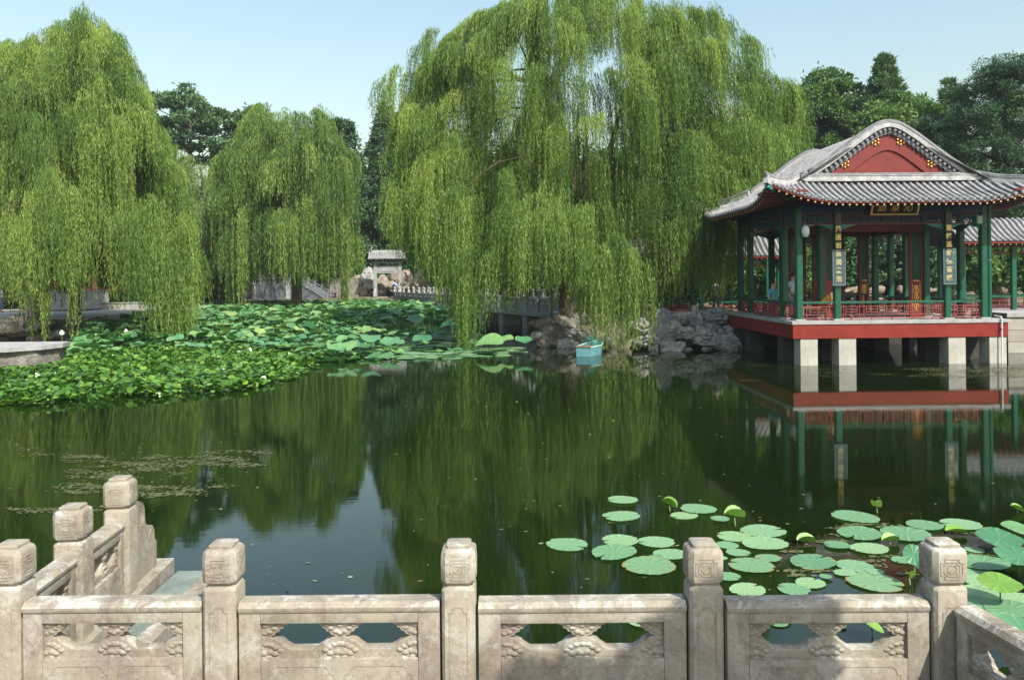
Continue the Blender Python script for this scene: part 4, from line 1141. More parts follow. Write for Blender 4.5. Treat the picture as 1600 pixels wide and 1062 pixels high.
# stems as thin triangles
st_i = np.where(~flat)[0]
b0 = np.column_stack([P[st_i], hgt[st_i] - .01]); b1_ = np.column_stack([P[st_i] + rng.normal(0, .05, (len(st_i), 2)), np.full(len(st_i), -.05)])
off = np.array([.014, 0, 0]); SV = np.stack([b0 - off, b0 + off, b1_], 1).reshape(-1, 3)
SF = np.arange(len(SV)).reshape(-1, 3) + len(V)
tag(obj('lotus_bed', npmesh('lotus_bed', np.concatenate([V, SV]), np.concatenate([Fc, SF]), LOTUS, True, np.concatenate([T_, np.full(len(SF), .25)]))),
    "dense bed of broad bluish green lotus leaves spreading across the back of the pond", "lotus bed", kind='stuff')
# low small-leaved mat in front
B_px = [(-40, 634), (60, 634), (150, 627), (260, 622), (350, 616), (420, 606), (462, 592), (500, 574), (512, 566), (480, 560), (440, 546), (380, 541), (250, 545), (120, 552), (60, 566), (20, 572), (-40, 580)]
B_w = wpoly(B_px)
P = sample(B_w, 15000)
sdB = -sdist(B_w, P[:, 0], P[:, 1])
nz_ = np.sin(P[:, 0] * 1.9 + 1.7 * np.sin(P[:, 1] * 1.3)) * np.sin(P[:, 1] * 2.7 + P[:, 0] * .8); keep = (sdB > (.35 + .45 * nz_) * rng.random(len(P)) ** .5) & ((nz_ < .55) | (rng.random(len(P)) < .45)); P = P[keep]; sdB = sdB[keep]; nL = len(P)
h_ = rng.uniform(.01, .26, nL) * np.clip(sdB / .8, .1, 1) + .06 * np.sin(P[:, 0] * 2.3) * np.sin(P[:, 1] * 1.9) * np.clip(sdB, 0, 1) + .02
V, Fc, nf = blades(np.column_stack([P, np.maximum(h_, .012)]), rng.uniform(.035, .115, nL), np.abs(rng.normal(.42, .34, nL)) * np.clip(sdB / .5, .1, 1), rng.uniform(0, 6.28, nL), np.full(nL, .15), np.full(nL, .12), 6, rings=(1.0,))
T_ = np.repeat(np.clip(rng.normal(.5, .22, nL), 0, 1), nf)
tag(obj('water_plants', npmesh('water_plants', V, Fc, LOWLEAF, False, T_)), "low dense mat of small glossy leaves along the near edge of the lotus bed", "water plants", kind='stuff')

# individual raised lotus leaves
def m_obj_leaf(name, dark, mid, light, rough=.4, veins=True, brown=.0):
    n = N(name); oi = n.n('ShaderNodeObjectInfo')
    c = n.ramp(oi.outputs['Random'], [(0, dark), (.5, mid), (1, light)])
    v = n.coord('Object')
    c = n.mix(.5, c, n.ramp(n.noise(v, 9, 5, .7), [(.35, (.62, .70, .55)), (.6, (1, 1, 1))]), 'MULTIPLY')
    # radial veins
    sx = n.n('ShaderNodeSeparateXYZ'); n.l(v, sx.inputs[0])
    at = n.n('ShaderNodeMath', operation='ARCTAN2'); n.l(sx.outputs[1], at.inputs[0]); n.l(sx.outputs[0], at.inputs[1])
    mu = n.n('ShaderNodeMath', operation='MULTIPLY'); n.l(at.outputs[0], mu.inputs[0]); mu.inputs[1].default_value = 11
    si = n.n('ShaderNodeMath', operation='COSINE'); n.l(mu.outputs[0], si.inputs[0])
    vf = n.ramp(si.outputs[0], [(.90, (0, 0, 0)), (.99, (1, 1, 1))])
    c = n.mix(n.mix(1.0, vf, (.35, .35, .35), 'MULTIPLY'), c, tuple(min(1, x * 1.5) for x in light))
    # browned rim, irregular
    ln = n.n('ShaderNodeVectorMath', operation='LENGTH'); n.l(v, ln.inputs[0])
    ad = n.n('ShaderNodeMath', operation='ADD'); n.l(ln.outputs['Value'], ad.inputs[0])
    m3 = n.n('ShaderNodeMath', operation='MULTIPLY'); n.l(n.noise(v, 7, 4, .7), m3.inputs[0]); m3.inputs[1].default_value = .35; n.l(m3.outputs[0], ad.inputs[1])
    rim = n.ramp(ad.outputs[0], [(.0, (0, 0, 0)), (1, (1, 1, 1))])
    rr = n.ramp(ad.outputs[0], [(1 - .001, (0, 0, 0)), (1, (1, 1, 1))])
    e = n.n('ShaderNodeMapRange'); n.l(ad.outputs[0], e.inputs[0]); e.inputs[1].default_value = 1.16 - brown; e.inputs[2].default_value = 1.24 - brown
    c = n.mix(e.outputs[0], c, (.30, .24, .08))
    n.col(c, rough, .4); n.bump(si.outputs[0], .15, .01)
    tr = n.n('ShaderNodeBsdfTranslucent'); n.l(n.mix(1.0, c, (1, 1.2, .5), 'MULTIPLY'), tr.inputs['Color'])
    ms = n.n('ShaderNodeMixShader'); ms.inputs[0].default_value = .18
    n.l(n.b.outputs[0], ms.inputs[1]); n.l(tr.outputs[0], ms.inputs[2]); n.l(ms.outputs[0], n.o.inputs['Surface'])
    return n.m
PADM = m_obj_leaf("lily_pad_blade", (.14, .30, .15), (.21, .38, .21), (.30, .46, .23), .35)
PADB = m_obj_leaf("browned_pad_blade", (.11, .26, .14), (.16, .31, .17), (.21, .36, .18), .4, brown=.10)
LEAFM = m_obj_leaf("lotus_leaf_upper", (.06, .20, .10), (.11, .27, .13), (.20, .35, .12), .4)
YOUNG = m_obj_leaf("young_leaf", (.15, .30, .04), (.21, .36, .06), (.27, .40, .09), .4)
STEMM = m_plain("leaf_stem", (.14, .20, .06), .6, .3, 10, 0)
def blade_mesh(dish, wave, freq, seed, mat, notch=.5, seg=48, rings=(.12, .3, .5, .7, .86, 1.0), fold=0):
    g = np.random.default_rng(seed); vs = [(0, 0, 0)]; ph = g.uniform(0, 6.28); p2 = g.uniform(0, 6.28)
    for q in rings:
        for i in range(seg):
            t = 2 * math.pi * i / seg
            rr = q * (1 + .025 * q * math.sin(3 * t + p2) + .012 * q * math.sin(17 * t + ph) + .01 * q * g.normal())
            nd = min(abs(t), 2 * math.pi - abs(t)); nd2 = abs(t - math.pi)
            if notch: rr *= 1 - notch * q * math.exp(-(nd / .07) ** 2) - notch * .25 * q * math.exp(-(nd2 / .10) ** 2)
            x, y = rr * math.cos(t), rr * math.sin(t) * .92
            z = dish * q ** 1.6 + wave * q * q * math.sin(freq * t + ph) + fold * abs(y)
            if fold: y *= (1 - .45 * fold)
            vs.append((x, y, z))
    f = [(0, 1 + i, 1 + (i + 1) % seg) for i in range(seg)]
    for j in range(len(rings) - 1):
        for i in range(seg):
            a, b = 1 + j * seg, 1 + (j + 1) * seg; i2 = (i + 1) % seg; f.append((a + i, b + i, b + i2, a + i2))
    me = bpy.data.meshes.new('blade'); me.from_pydata(vs, [], f); me.polygons.foreach_set('use_smooth', [True] * len(me.polygons)); me.materials.append(mat); me.update(); return me
raised = [blade_mesh(.16, .10, 3, 1, LEAFM, 0, 26, (.2, .5, .8, 1)), blade_mesh(.10, .16, 2, 2, LEAFM, 0, 26, (.2, .5, .8, 1)), blade_mesh(.24, .07, 4, 3, LEAFM, 0, 26, (.2, .5, .8, 1))]
g = np.random.default_rng(77)
def stem_for(o, z, r):
    s_ = bpy.data.objects.new('stem', stem_mesh); COL.objects.link(s_); s_.parent = o
    s_.matrix_world = Matrix.Translation((o.location.x, o.location.y, z / 2 - .03)) @ Matrix.Diagonal((1, 1, z + .06, 1))
    s_.matrix_parent_inverse = Matrix.Identity(4)
    return s_
stem_mesh = MB().tube([(0, 0, -.5), (.01, 0, 0), (0, 0, .495)], [.011, .010, .008], 6).mesh('stem', STEMM, True)
def place_leaf(p, z, r, tilt, head, me, label, group, cat='lotus leaf', nm='lotus_leaf', stem=True):
    rt = thing(nm, (p[0], p[1], 0), label, cat, group)
    o = obj('blade', me, rt); o.location = (0, 0, z); o.scale = (r, r, r)
    o.rotation_euler = (Matrix.Rotation(head, 3, 'Z') @ Matrix.Rotation(tilt, 3, 'Y') @ Matrix.Rotation(g.uniform(0, 6.28), 3, 'Z')).to_euler()
    if stem:
        s_ = obj('stem', stem_mesh, rt); s_.location = (0, 0, z / 2 - .02); s_.scale = (1, 1, z + .03)
    return rt
for i in range(120):
    # left cluster and middle front of the bed
    if i < 60: x, y = g.uniform(105, 330), g.uniform(538, 562)
    else: x, y = g.uniform(330, 560), g.uniform(536, 558)
    p = G(x, y)
    place_leaf(p, g.uniform(.2, .6), g.uniform(.17, .28), abs(g.normal(.16, .12)), -math.pi / 2 + g.normal(0, 1.4), raised[i % 3], "broad round lotus leaf raised on a stem at the front of the lotus bed", "raised lotus leaves along the front of the bed")
RL = ['largest bright lotus leaf', 'round lotus leaf touching the largest bright one', 'lone round lotus leaf furthest right', 'small lotus leaf left of the largest bright one', 'tilted lotus leaf behind the flat pads', 'leaf near the centre of the flat pads', 'pale leaf left of the flat pads', 'isolated leaf in front of the bridge pier', 'broad leaf in front of the bridge opening', 'dark leaf below the bridge deck', 'pale leaf drooping at the open water edge', 'light leaf drooping above its reflection', 'leftmost pale leaf by open water']
for q_, (x, y, w_, yt) in enumerate([(765, 553, 62, 535), (790, 550, 34, 530), (818, 553, 36, 533), (740, 545, 26, 536), (660, 545, 40, 530), (610, 552, 44, 536), (580, 556, 40, 528), (700, 540, 36, 508), (720, 530, 44, 509), (650, 522, 40, 500), (560, 557, 36, 538), (540, 561, 44, 540), (527, 563, 40, 545)]):
    p = G(x, y); D = p.y; z = (y - yt) * D / F
    place_leaf(p, z, w_ / 2 * .8 * D / F, .3, -math.pi / 2 + g.normal(0, .5), raised[g.integers(3)], RL[q_] + " at the lotus bed's right end", "raised lotus leaves at the right end of the bed")
flatm = [blade_mesh(.008, .006, 3, 10 + k, PADM if k else PADB, .5, 40) for k in range(4)]
for i in range(70):
    x = g.uniform(545, 815); y = 561 - abs(g.normal(0, 7)) - max(0, x - 700) * .05
    p = G(x, y); rr = g.uniform(.22, .42)
    o = thing('lily_pad', (p.x, p.y, 0), "pale flat lily pad floating at the open end of the lotus bed", 'lily pad', 'flat lily pads at the end of the lotus bed')
    b_ = obj('blade', flatm[i % 4], o); b_.location = (0, 0, .012 + .004 * (i % 6)); b_.scale = (rr, rr, rr); b_.rotation_euler = (0, 0, g.uniform(0, 6.28))
# lotus buds
def bud(x, y, yt, r, lab, seed=1, colr=(.75, .72, .62)):
    p = G(x, y); z = (y - yt) * p.y / F
    t_ = thing('lotus_bud', (p.x, p.y, 0), lab, 'lotus bud')
    MB().tube([(0, 0, -.05), (.02, 0, z * .5), (0, 0, z - r)], .009, 6).build('stem', STEMM, t_, True)
    pr = [(.25, -.9), (.75, -.5), (1.0, 0), (.85, .5), (.45, 1.05), (.08, 1.45)]
    a = MB(); a.lathe([(q * r, z + h * r) for q, h in pr], n=12); a.build('petals', N("bud_petal").col(colr, .5).m, t_, True)
bud(97, 556, 521, .10, "closed cream lotus bud standing at the left end of the lotus bed")
bud(197, 545, 518, .09, "small pink tinged lotus bud among the leaves below the left willow", colr=(.7, .5, .42))
bud(150, 552, 523, .05, "thin green seed head on a bare stem near the stone platform", colr=(.2, .3, .1))

# near pads
pads = [ # x, y, width px, mesh kind, label
 (886, 850, 66, 0, "pale lily pad floating furthest left of the near group"),
 (969, 844, 58, 0, "upper left pad of two touching pads left of the fourth balustrade post"),
 (1026, 847, 58, 0, "right pad of two touching pads left of the fourth balustrade post"),
 (959, 863, 78, 0, "large oval lily pad below the two touching pads"),
 (1014, 885, 84, 1, "large lily pad with brown nibbled edges left of the fourth balustrade post"),
 (1047, 865, 52, 0, "lily pad half hidden behind the cap of the fourth balustrade post"),
 (1024, 871, 28, 0, "tiny lily pad touching the big brown edged pad's upper rim"),
 (973, 781, 48, 0, "farthest small pad standing alone above the left group"),
 (971, 807, 60, 0, "medium pad just below the farthest lone pad"),
 (1091, 796, 56, 0, "larger of two touching pads beside the yellow curled young leaf"),
 (1069, 805, 44, 0, "smaller of two touching pads beside the yellow curled young leaf"),
 (1125, 810, 30, 0, "small pad under the left edge of the curled green leaf"),
 (1192, 830, 72, 0, "pale pad topmost of the stack right of the fourth post"),
 (1147, 839, 54, 0, "pad left of the stack topmost pad right of the fourth post"),
 (1195, 850, 72, 0, "big oval pad second in the stack right of the fourth post"),
 (1136, 851, 36, 0, "pad touching the right side of the fourth post's cap"),
 (1153, 863, 38, 0, "small pad beneath the stack right of the fourth post"),
 (1200, 872, 40, 1, "withered brown patched little pad beneath the big oval pad"),
 (1174, 884, 70, 1, "wide pad with nibbled rim right of the fourth post's shaft"),
 (1138, 902, 38, 0, "nearest pad hugging the right side of the fourth post's shaft"),
 (1128, 871, 18, 0, "tiny pad peeping out beside the fourth post's cap base"),
 (1336, 807, 72, 0, "big pad alone at the top with a bent yellow leaf beside it"),
 (1343, 833, 72, 0, "big pad directly below the top pad in the right group"),
 (1308, 852, 40, 0, "medium pad left of the gap in the right group"),
 (1359, 858, 60, 0, "broad pad in the centre of the right group"),
 (1270, 877, 76, 1, "widest pad with scalloped rim at the left of the right group"),
 (1335, 884, 56, 0, "pad touching the right end of the widest scalloped pad"),
 (1320, 895, 35, 0, "small pad under the pad touching the scalloped one"),
 (1367, 894, 28, 0, "little pad perched at the upper rim of the largest near pad"),
 (1290, 902, 20, 0, "tiniest round pad over the blue sky reflection"),
 (1266, 910, 48, 0, "pad over the blue reflection just above the fourth panel rail"),
 (1367, 909, 84, 1, "largest near pad rough and brown spotted left of the fifth post"),
 (1415, 834, 76, 0, "wide pad whose right end hides behind the fifth post's cap"),
 (1445, 821, 56, 0, "left pad of the pair above the fifth post's cap"),
 (1502, 820, 60, 0, "right pad of the pair above the fifth post's cap"),
 (1408, 874, 34, 0, "small pad beneath the bent leaf left of the fifth post"),
 (1522, 859, 30, 0, "small pad touching the upper right of the fifth post's cap"),
 (1240, 921, 50, 0, "pad just showing over the middle of the fourth panel rail"),
 (1168, 922, 58, 0, "pad just showing over the left of the fourth panel rail"),
 (1212, 965, 48, 0, "biggest pad seen through the left opening of the fourth panel"),
 (1218, 974, 26, 0, "second pad seen through the left opening of the fourth panel"),
 (1183, 973, 17, 0, "tiny pad in the left corner of the fourth panel's left opening"),
 (1310, 977, 24, 0, "pad seen in the fourth panel's right opening at its left end"),
 (996, 975, 26, 0, "pad seen through the right opening of the third panel"),
 (1535, 880, 80, 0, "big bluish pad half shaded right of the fifth post's cap"),
 (1520, 893, 60, 0, "shaded pad tucked behind the fifth post's right side"),
 (1535, 925, 70, 0, "dark bluish pad low to the right of the fifth post"),
 (1535, 945, 76, 1, "brown spotted pad above the right wing's rail"),
 (1578, 952, 80, 0, "pad above the right wing's rail at the picture edge"),
 (1572, 970, 60, 0, "small bluish pad just over the right wing's rail"),
 (1590, 935, 60, 0, "pad cut by the picture's right edge above the wing"),
 (1545, 910, 70, 0, "pad lying between the raised bright leaf and the post"),
]
for k, (x, y, w_, kind, lab) in enumerate(pads):
    p = G(x, y, .01); r_ = w_ / 2 * p.y / F
    o = thing('lily_pad', (p.x, p.y, 0), lab, 'lily pad', 'lily pads on the near water')
    me = blade_mesh(.012, .008, 3, 40 + k, PADB if kind else PADM, .5 if g.random() < .7 else .15, 72)
    b_ = obj('blade', me, o); b_.location = (0, 0, .010 + .0035 * (k % 5)); b_.scale = (r_, r_ * g.uniform(.9, 1.05), r_); b_.rotation_euler = (0, 0, g.uniform(-.8, .8) + (0 if g.random() < .5 else math.pi))
# raised and curled near leaves: x, y(base), ytop, width, tilt, heading, mesh, label
curl = [(1148, 826, 806, 34, .35, -1.4, YOUNG, .9, "curled bright green leaf standing just above the water near the two touching pads"),
        (1046, 800, 788, 24, .8, -1.9, YOUNG, 1.0, "yellow green rolled young leaf left of the pair of pads"),
        (1260, 850, 846, 30, .1, -1.5, YOUNG, .8, "small folded light green leaf alone left of the right group"),
        (1391, 849, 845, 28, .1, -1.4, YOUNG, .8, "folded light green leaf between the wide pad and the broad centre pad"),
        (1494, 835, 830, 32, .1, -1.5, YOUNG, .5, "yellow green floating leaf above the fifth post's cap"),
        (1370, 802, 791, 24, .3, .2, YOUNG, .9, "bent yellowish leaf on a thin stalk beside the top pad"),
        (1443, 908, 870, 40, 1.25, -2.4, LEAFM, .0, "upright leaf seen edge on left of the fifth post"),
        (1428, 912, 866, 34, .8, -2.0, LEAFM, .0, "round leaf leaning behind the fifth post's left side"),
        (1421, 915, 900, 26, 1.3, -.6, YOUNG, .8, "pointed bright rolled leaf standing left of the fifth post's shaft"),
        (1362, 1000, 975, 40, 1.0, -1.9, YOUNG, .1, "bright upright leaf seen through the fourth panel's right opening"),
        (1562, 860, 840, 72, .10, -1.7, LEAFM, .0, "broad raised leaf at the right edge above its shaded neighbour"),
        (1590, 850, 824, 46, .14, -1.3, LEAFM, .0, "raised leaf cut by the right picture edge near the top"),
        (1592, 905, 868, 74, .09, -1.6, LEAFM, .0, "largest raised lotus leaf with wavy rim at the right edge"),
        (1590, 800, 795, 22, .9, -1.8, YOUNG, .6, "small rolled leaf tip at the right edge above all the pads"),
        (1562, 945, 910, 68, .08, -1.8, YOUNG, .0, "bright yellow green raised leaf right of the fifth post"),
        (1600, 1020, 985, 90, .12, -1.5, LEAFM, .0, "shaded green leaf below the bright leaf behind the right wing")]
for k, (x, y, yt, w_, tl, hd, mt, fold, lab) in enumerate(curl):
    p = G(x, y); z = max(.03, (y - yt) * p.y / F); r_ = w_ / 2 * p.y / F
    o = thing('lotus_leaf', (p.x, p.y, 0), lab, 'lotus leaf', 'raised lotus leaves on the near water')
    me = blade_mesh(.03, .045 if not fold else .02, 3, 90 + k, mt, 0, 60, fold=fold)
    b_ = obj('blade', me, o); b_.location = (0, 0, z); b_.scale = (r_, r_, r_)
    b_.rotation_euler = (Matrix.Rotation(hd, 3, 'Z') @ Matrix.Rotation(tl, 3, 'Y')).to_euler() if not fold else (0, tl * .5, hd + 1.5)
    s_ = obj('stem', stem_mesh, o); s_.location = (0, 0, z / 2 - .03); s_.scale = (.7, .7, z + .03)
# fallen leaves and duckweed scum
rng = np.random.default_rng(5)
def scatter_px(rects, n_):
    out = []
    for (x0, x1, y0, y1, wgt) in rects:
        for _ in range(int(n_ * wgt)):
            x = rng.uniform(x0, x1); y = rng.uniform(y0, y1); p = G(x, y); out.append((p.x, p.y))
    return np.array(out)
P = scatter_px([(600, 1560, 560, 830, .40), (0, 420, 690, 800, .22), (820, 1500, 780, 930, .12), (380, 700, 820, 925, .03), (560, 900, 565, 640, .12), (100, 450, 640, 720, .05)], 420)
nL = len(P)
V, Fc, nf = blades(np.column_stack([P, np.full(nL, .006)]), rng.uniform(.008, .032, nL), np.abs(rng.normal(0, .08, nL)), rng.uniform(0, 6.28, nL), np.full(nL, .1), np.full(nL, .05), 5, rings=(1.0,))
V = V.reshape(nL, -1, 3); c_ = V[:, :1]; V = c_ + (V - c_) * np.array([1, .35, 1]); V = V.reshape(-1, 3); V[:, 2] = np.maximum(V[:, 2], .004)
FALL = m_leaf("fallen_leaf", (.12, .10, .04), (.26, .23, .10), (.45, .41, .25), .1)
tag(obj('fallen_leaves', npmesh('fallen_leaves', V, Fc, FALL, False, np.repeat(rng.random(nL), nf))), "tiny yellow and brown fallen leaves scattered over the pond", "fallen leaves", kind='stuff')
def scum(cx0, cy0, rx, ry, n_):
    t = rng.normal(0, .45, (n_, 2)); return [tuple(G(cx0 + a * rx, cy0 + b * ry))[:2] for a, b in t]
pts = []
for k in range(11): 
    x0, y0 = rng.uniform(60, 440), rng.uniform(712, 800)
    for _ in range(9): pts += scum(x0 + rng.normal(0, 40), y0 + rng.normal(0, 6), 26, 3, 38)
for k in range(20):
    x0, y0 = rng.uniform(1440, 1600), rng.uniform(572, 592)
    pts += scum(x0, y0, 30, 3, 100)
for k in range(10): pts += scum(rng.uniform(1260, 1440), rng.uniform(575, 590), 22, 1.5, 30)
for k in range(8): pts += scum(rng.uniform(940, 1200), rng.uniform(555, 600), 22, 1.5, 30)
for k in range(30): pts += scum(rng.uniform(1240, 1560), rng.uniform(815, 900), 26, 2.5, 26)
P = np.array(pts); nL = len(P)
V, Fc, nf = blades(np.column_stack([P, np.full(nL, .005)]), rng.uniform(.008, .03, nL), np.zeros(nL) + .02, rng.uniform(0, 6.28, nL), np.full(nL, .05), np.full(nL, .05), 5, rings=(1.0,))
SCUM = m_leaf("duckweed", (.04, .05, .015), (.085, .10, .03), (.17, .17, .08), .1)
tag(obj('duckweed', npmesh('duckweed', V, Fc, SCUM, False, np.repeat(rng.random(nL), nf))), "thin drifts of green duckweed and debris on the water", "duckweed", kind='stuff')
# ------------------------------------------------------------------ rocks
def m_rock(name, dark, mid, light):
    n = N(name); v = n.coord('World')
    c = n.ramp(n.noise(v, 2.2, 7, .72, .4), [(.32, dark), (.5, mid), (.68, light)])
    s = n.ramp(n.noise(v, 14, 5, .75), [(.35, (.45, .43, .40)), (.6, (1, 1, 1))])
    n.col(n.mix(.7, c, s, 'MULTIPLY'), .9, .15)
    n.bump(n.noise(v, 24, 6, .75), .7, .03, n.bump(n.noise(v, 6, 6, .7), .7, .08)); return n.m
ROCK = m_rock("lake_rock", (.15, .145, .13), (.42, .41, .385), (.62, .61, .57))
ROCKW = m_rock("pale_warm_rock", (.16, .125, .09), (.33, .28, .21), (.48, .43, .34))
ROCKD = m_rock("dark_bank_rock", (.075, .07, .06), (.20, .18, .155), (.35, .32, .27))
from mathutils import noise as mnoise
def rock_mesh(seed, mat, rough=.5, sub=4, sc_=(1, 1, 1)):
    bm = bmesh.new(); bmesh.ops.create_icosphere(bm, subdivisions=sub, radius=1)
    o_ = Vector((seed * 7.3, seed * 3.1, seed * 1.7))
    for v in bm.verts:
        d = v.co.copy()
        a = mnoise.noise(d * .9 + o_); b = 1 - abs(mnoise.noise(d * 2.1 + o_ * 2)) * 2; c = 1 - abs(mnoise.noise(d * 4.7 + o_)) * 2; e = mnoise.noise(d * 10 + o_)
        hole = max(0, mnoise.noise(d * 3.0 + o_ * 3) - .25)
        k = 1 + rough * (.9 * a + .32 * b + .16 * c + .05 * e - 1.1 * hole)
        v.co = d * max(.35, k + .10 * rough * (1 - abs(mnoise.noise(d * 9 + o_)) * 3))
        # facet the lower side flat
        v.co.z = max(v.co.z, -.75)
        v.co = Vector((v.co.x * sc_[0], v.co.y * sc_[1], v.co.z * sc_[2]))
    mx = max(abs(v.co.x) for v in bm.verts) / 1.05 / sc_[0]; my = max(abs(v.co.y) for v in bm.verts) / 1.05; mz = max(abs(v.co.z) for v in bm.verts) / 1.0
    for v in bm.verts: v.co = Vector((v.co.x / mx, v.co.y / my, v.co.z / mz))
    me = bpy.data.meshes.new('rock'); bm.to_mesh(me); bm.free()
    me.polygons.foreach_set('use_smooth', [True] * len(me.polygons))
    try: me.set_sharp_from_angle(angle=R(40))
    except Exception: pass
    me.materials.append(mat); me.update(); return me
RK = [rock_mesh(k, ROCK, .62, 5) for k in range(9)]
RW = [rock_mesh(20 + k, ROCKW, .5, 3) for k in range(5)]
RD = [rock_mesh(40 + k, ROCKD, .55, 3) for k in range(5)]
g = np.random.default_rng(9)
def rock(me, p, s, label, group=None, rz=None, tilt=0, nm='rock'):
    o = obj(nm, me); o.location = p; o.scale = s; o.rotation_euler = (tilt, g.normal(0, .15), g.uniform(0, 6.28) if rz is None else rz)
    return tag(o, label, 'rock', group)
# named rocks of the right hand rockery: x, y(centre), w, h px, depth, label
def prock(me, x, y, w_, h, D, lab, group=None, rz=None, tilt=0, nm='rock'):
    p = W(x, y, D); return rock(me, p, (w_ / 2 * D / F / 1.08, w_ / 2 * D / F * .9, h / 2 * D / F / 1.0), lab, group, rz, tilt, nm)
prock(RK[0], 1122, 494, 70, 32, 32.8, "big pitted grey rock on top of the pile against the pavilion deck")
prock(RK[1], 1086, 498, 24, 44, 32.2, "upright knobbly rock left of the big pitted rock")
prock(RK[3], 1105, 528, 60, 36, 31.6, "broad pale grey rock low in the pile beside the deck corner")
prock(RK[4], 1138, 540, 46, 34, 31.4, "lowest pale rock touching the water beside the pavilion's side piers")
prock(RK[5], 1072, 522, 42, 26, 31.6, "rounded light rock in the middle of the pile")
prock(RK[6], 1050, 548, 50, 22, 31.2, "flat rock at the waterline under the rounded light rock")
prock(RK[7], 1016, 534, 40, 24, 31.6, "dark grey rock left of the flat waterline rock")
prock(RK[8], 1050, 515, 40, 30, 32.0, "jagged rock right of the leaning grey slab")
prock(RK[2], 1000, 512, 44, 34, 32.6, "rough brownish rock left of the leaning grey slab")
a = MB(); pts = [(-.52, -.95), (.10, -.98), (.34, -.3), (.44, .35), (.40, .62), (.22, .80), (-.10, .80), (-.24, .55), (-.26, .1), (-.5, -.4)]
a.prism([(x * .95, z * .78) for x, z in pts], -.16, .16)
bm = bmesh.new(); me = a.mesh('rock', m_rock("bluish_slab", (.16, .17, .19), (.28, .29, .32), (.38, .39, .42))); bm.from_mesh(me); bmesh.ops.bevel(bm, geom=bm.edges[:], offset=.06, segments=2, affect='EDGES'); bm.to_mesh(me); bm.free()
o = obj('rock', me); o.location = W(1032, 505, 32.0); o.rotation_euler = (R(-8), R(6), R(10)); tag(o, "smooth bluish grey slab of rock leaning upright above the pile", 'rock')
for i in range(34):
    x = g.uniform(990, 1150); f = g.random(); y = 552 - f * 50 - g.uniform(0, 6); D = 31.3 + f * 1.6
    w_ = g.uniform(18, 38); prock(RK[g.integers(9)], x, y, w_, w_ * g.uniform(.55, .8), D, "small grey rock wedged in the pile left of the pavilion", "small rocks of the pile left of the pavilion")
for i in range(26):
    x = g.uniform(832, 990); f = g.random(); y = 545 - f * 48; D = 33.0 + f * 1.8
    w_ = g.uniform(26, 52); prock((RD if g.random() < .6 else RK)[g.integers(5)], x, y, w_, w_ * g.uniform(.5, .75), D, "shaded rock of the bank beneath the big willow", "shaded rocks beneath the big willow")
# left bank
prock(RW[0], 18, 514, 84, 36, 38.6, "large cream boulder on the left bank at the picture edge")
prock(RW[1], 62, 510, 50, 14, 38.4, "flat tan rock right of the cream boulder", tilt=.05)
prock(RK[4], 84, 524, 44, 16, 38.9, "grey brown rock at the foot of the left trunks")
prock(RW[3], 60, 527, 40, 16, 38.6, "dark recess rock under the flat tan rock")
# far rock garden
for i, (x, y, w_, h, lab) in enumerate([(578, 440, 26, 44, "tall yellowish lake rock left of the gateway"), (590, 458, 24, 14, "low pale rock at the gateway's left post"), (566, 455, 22, 20, "tan rock between the dark wall and the gateway"), (517, 448, 18, 26, "warm brown rock at the wall's left end"),
                                  (634, 440, 22, 36, "ochre rock seen just right of the gateway"), (655, 445, 26, 44, "tall pitted rock behind the bridge's left railing"), (680, 446, 24, 40, "pale rock behind the bridge partly under willow strands"), (616, 433, 14, 22, "rock framed inside the gateway opening"), (526, 425, 14, 14, "rounded pale stone on top of the dark wall")]):
    prock(RW[i % 5] if i % 3 else RK[i % 9], x, y, w_ * 1.25, h * 1.1, 79 if i != 7 else 81, lab)
for i in range(12): prock(RW[i % 5], g.uniform(556, 700), g.uniform(440, 464), g.uniform(14, 26), g.uniform(14, 26), g.uniform(79, 82), "small tan rock of the far rock garden beside the gateway", "small rocks of the far rock garden")
for i in range(9): prock(RW[i % 5], g.uniform(1310, 1460), g.uniform(452, 466), g.uniform(20, 34), g.uniform(12, 20), 42, "pale rock seen through the pavilion behind it", "rocks seen through the pavilion")
for i in range(8): prock(RW[i % 5], g.uniform(1500, 1640), g.uniform(425, 458), g.uniform(40, 66), g.uniform(34, 56), 40, "pale rock behind the covered walkway at the right edge", "rocks behind the right walkway")
# stone blocks
BLOCK = m_rock("far_stone_wall", (.12, .11, .10), (.26, .24, .21), (.42, .39, .33))
def far_box(x0, x1, yt, yb, D, dp, name, label, cat, mat, extra=None):
    A = W(x0, yt, D); Bq = W(x1, yb, D)
    t_ = thing(name, (A.x, D, Bq.z), label, cat); w_ = Bq.x - A.x; h = A.z - Bq.z
    MB().box(0, w_, 0, dp, 0, h - .08, .03).build('wall', mat, t_); MB().box(-.04, w_ + .04, -.04, dp + .04, h - .078, h, .02).build('coping', MARBLE_FAR, t_)
    return t_
far_box(512, 560, 434, 466, 78, 3, 'stone_wall', "weathered brown stone wall left of the rock garden and gateway", 'wall', BLOCK)
far_box(36, 132, 455, 484, 50, 3, 'terrace_wall', "pale stone terrace wall behind the left willow trunks under the red pillars", 'wall', DECKST)
far_box(132, 232, 473, 492, 52, .5, 'stone_kerb', "low pale stone edging beside the lotus bed behind the left willow", 'kerb', DECKST)
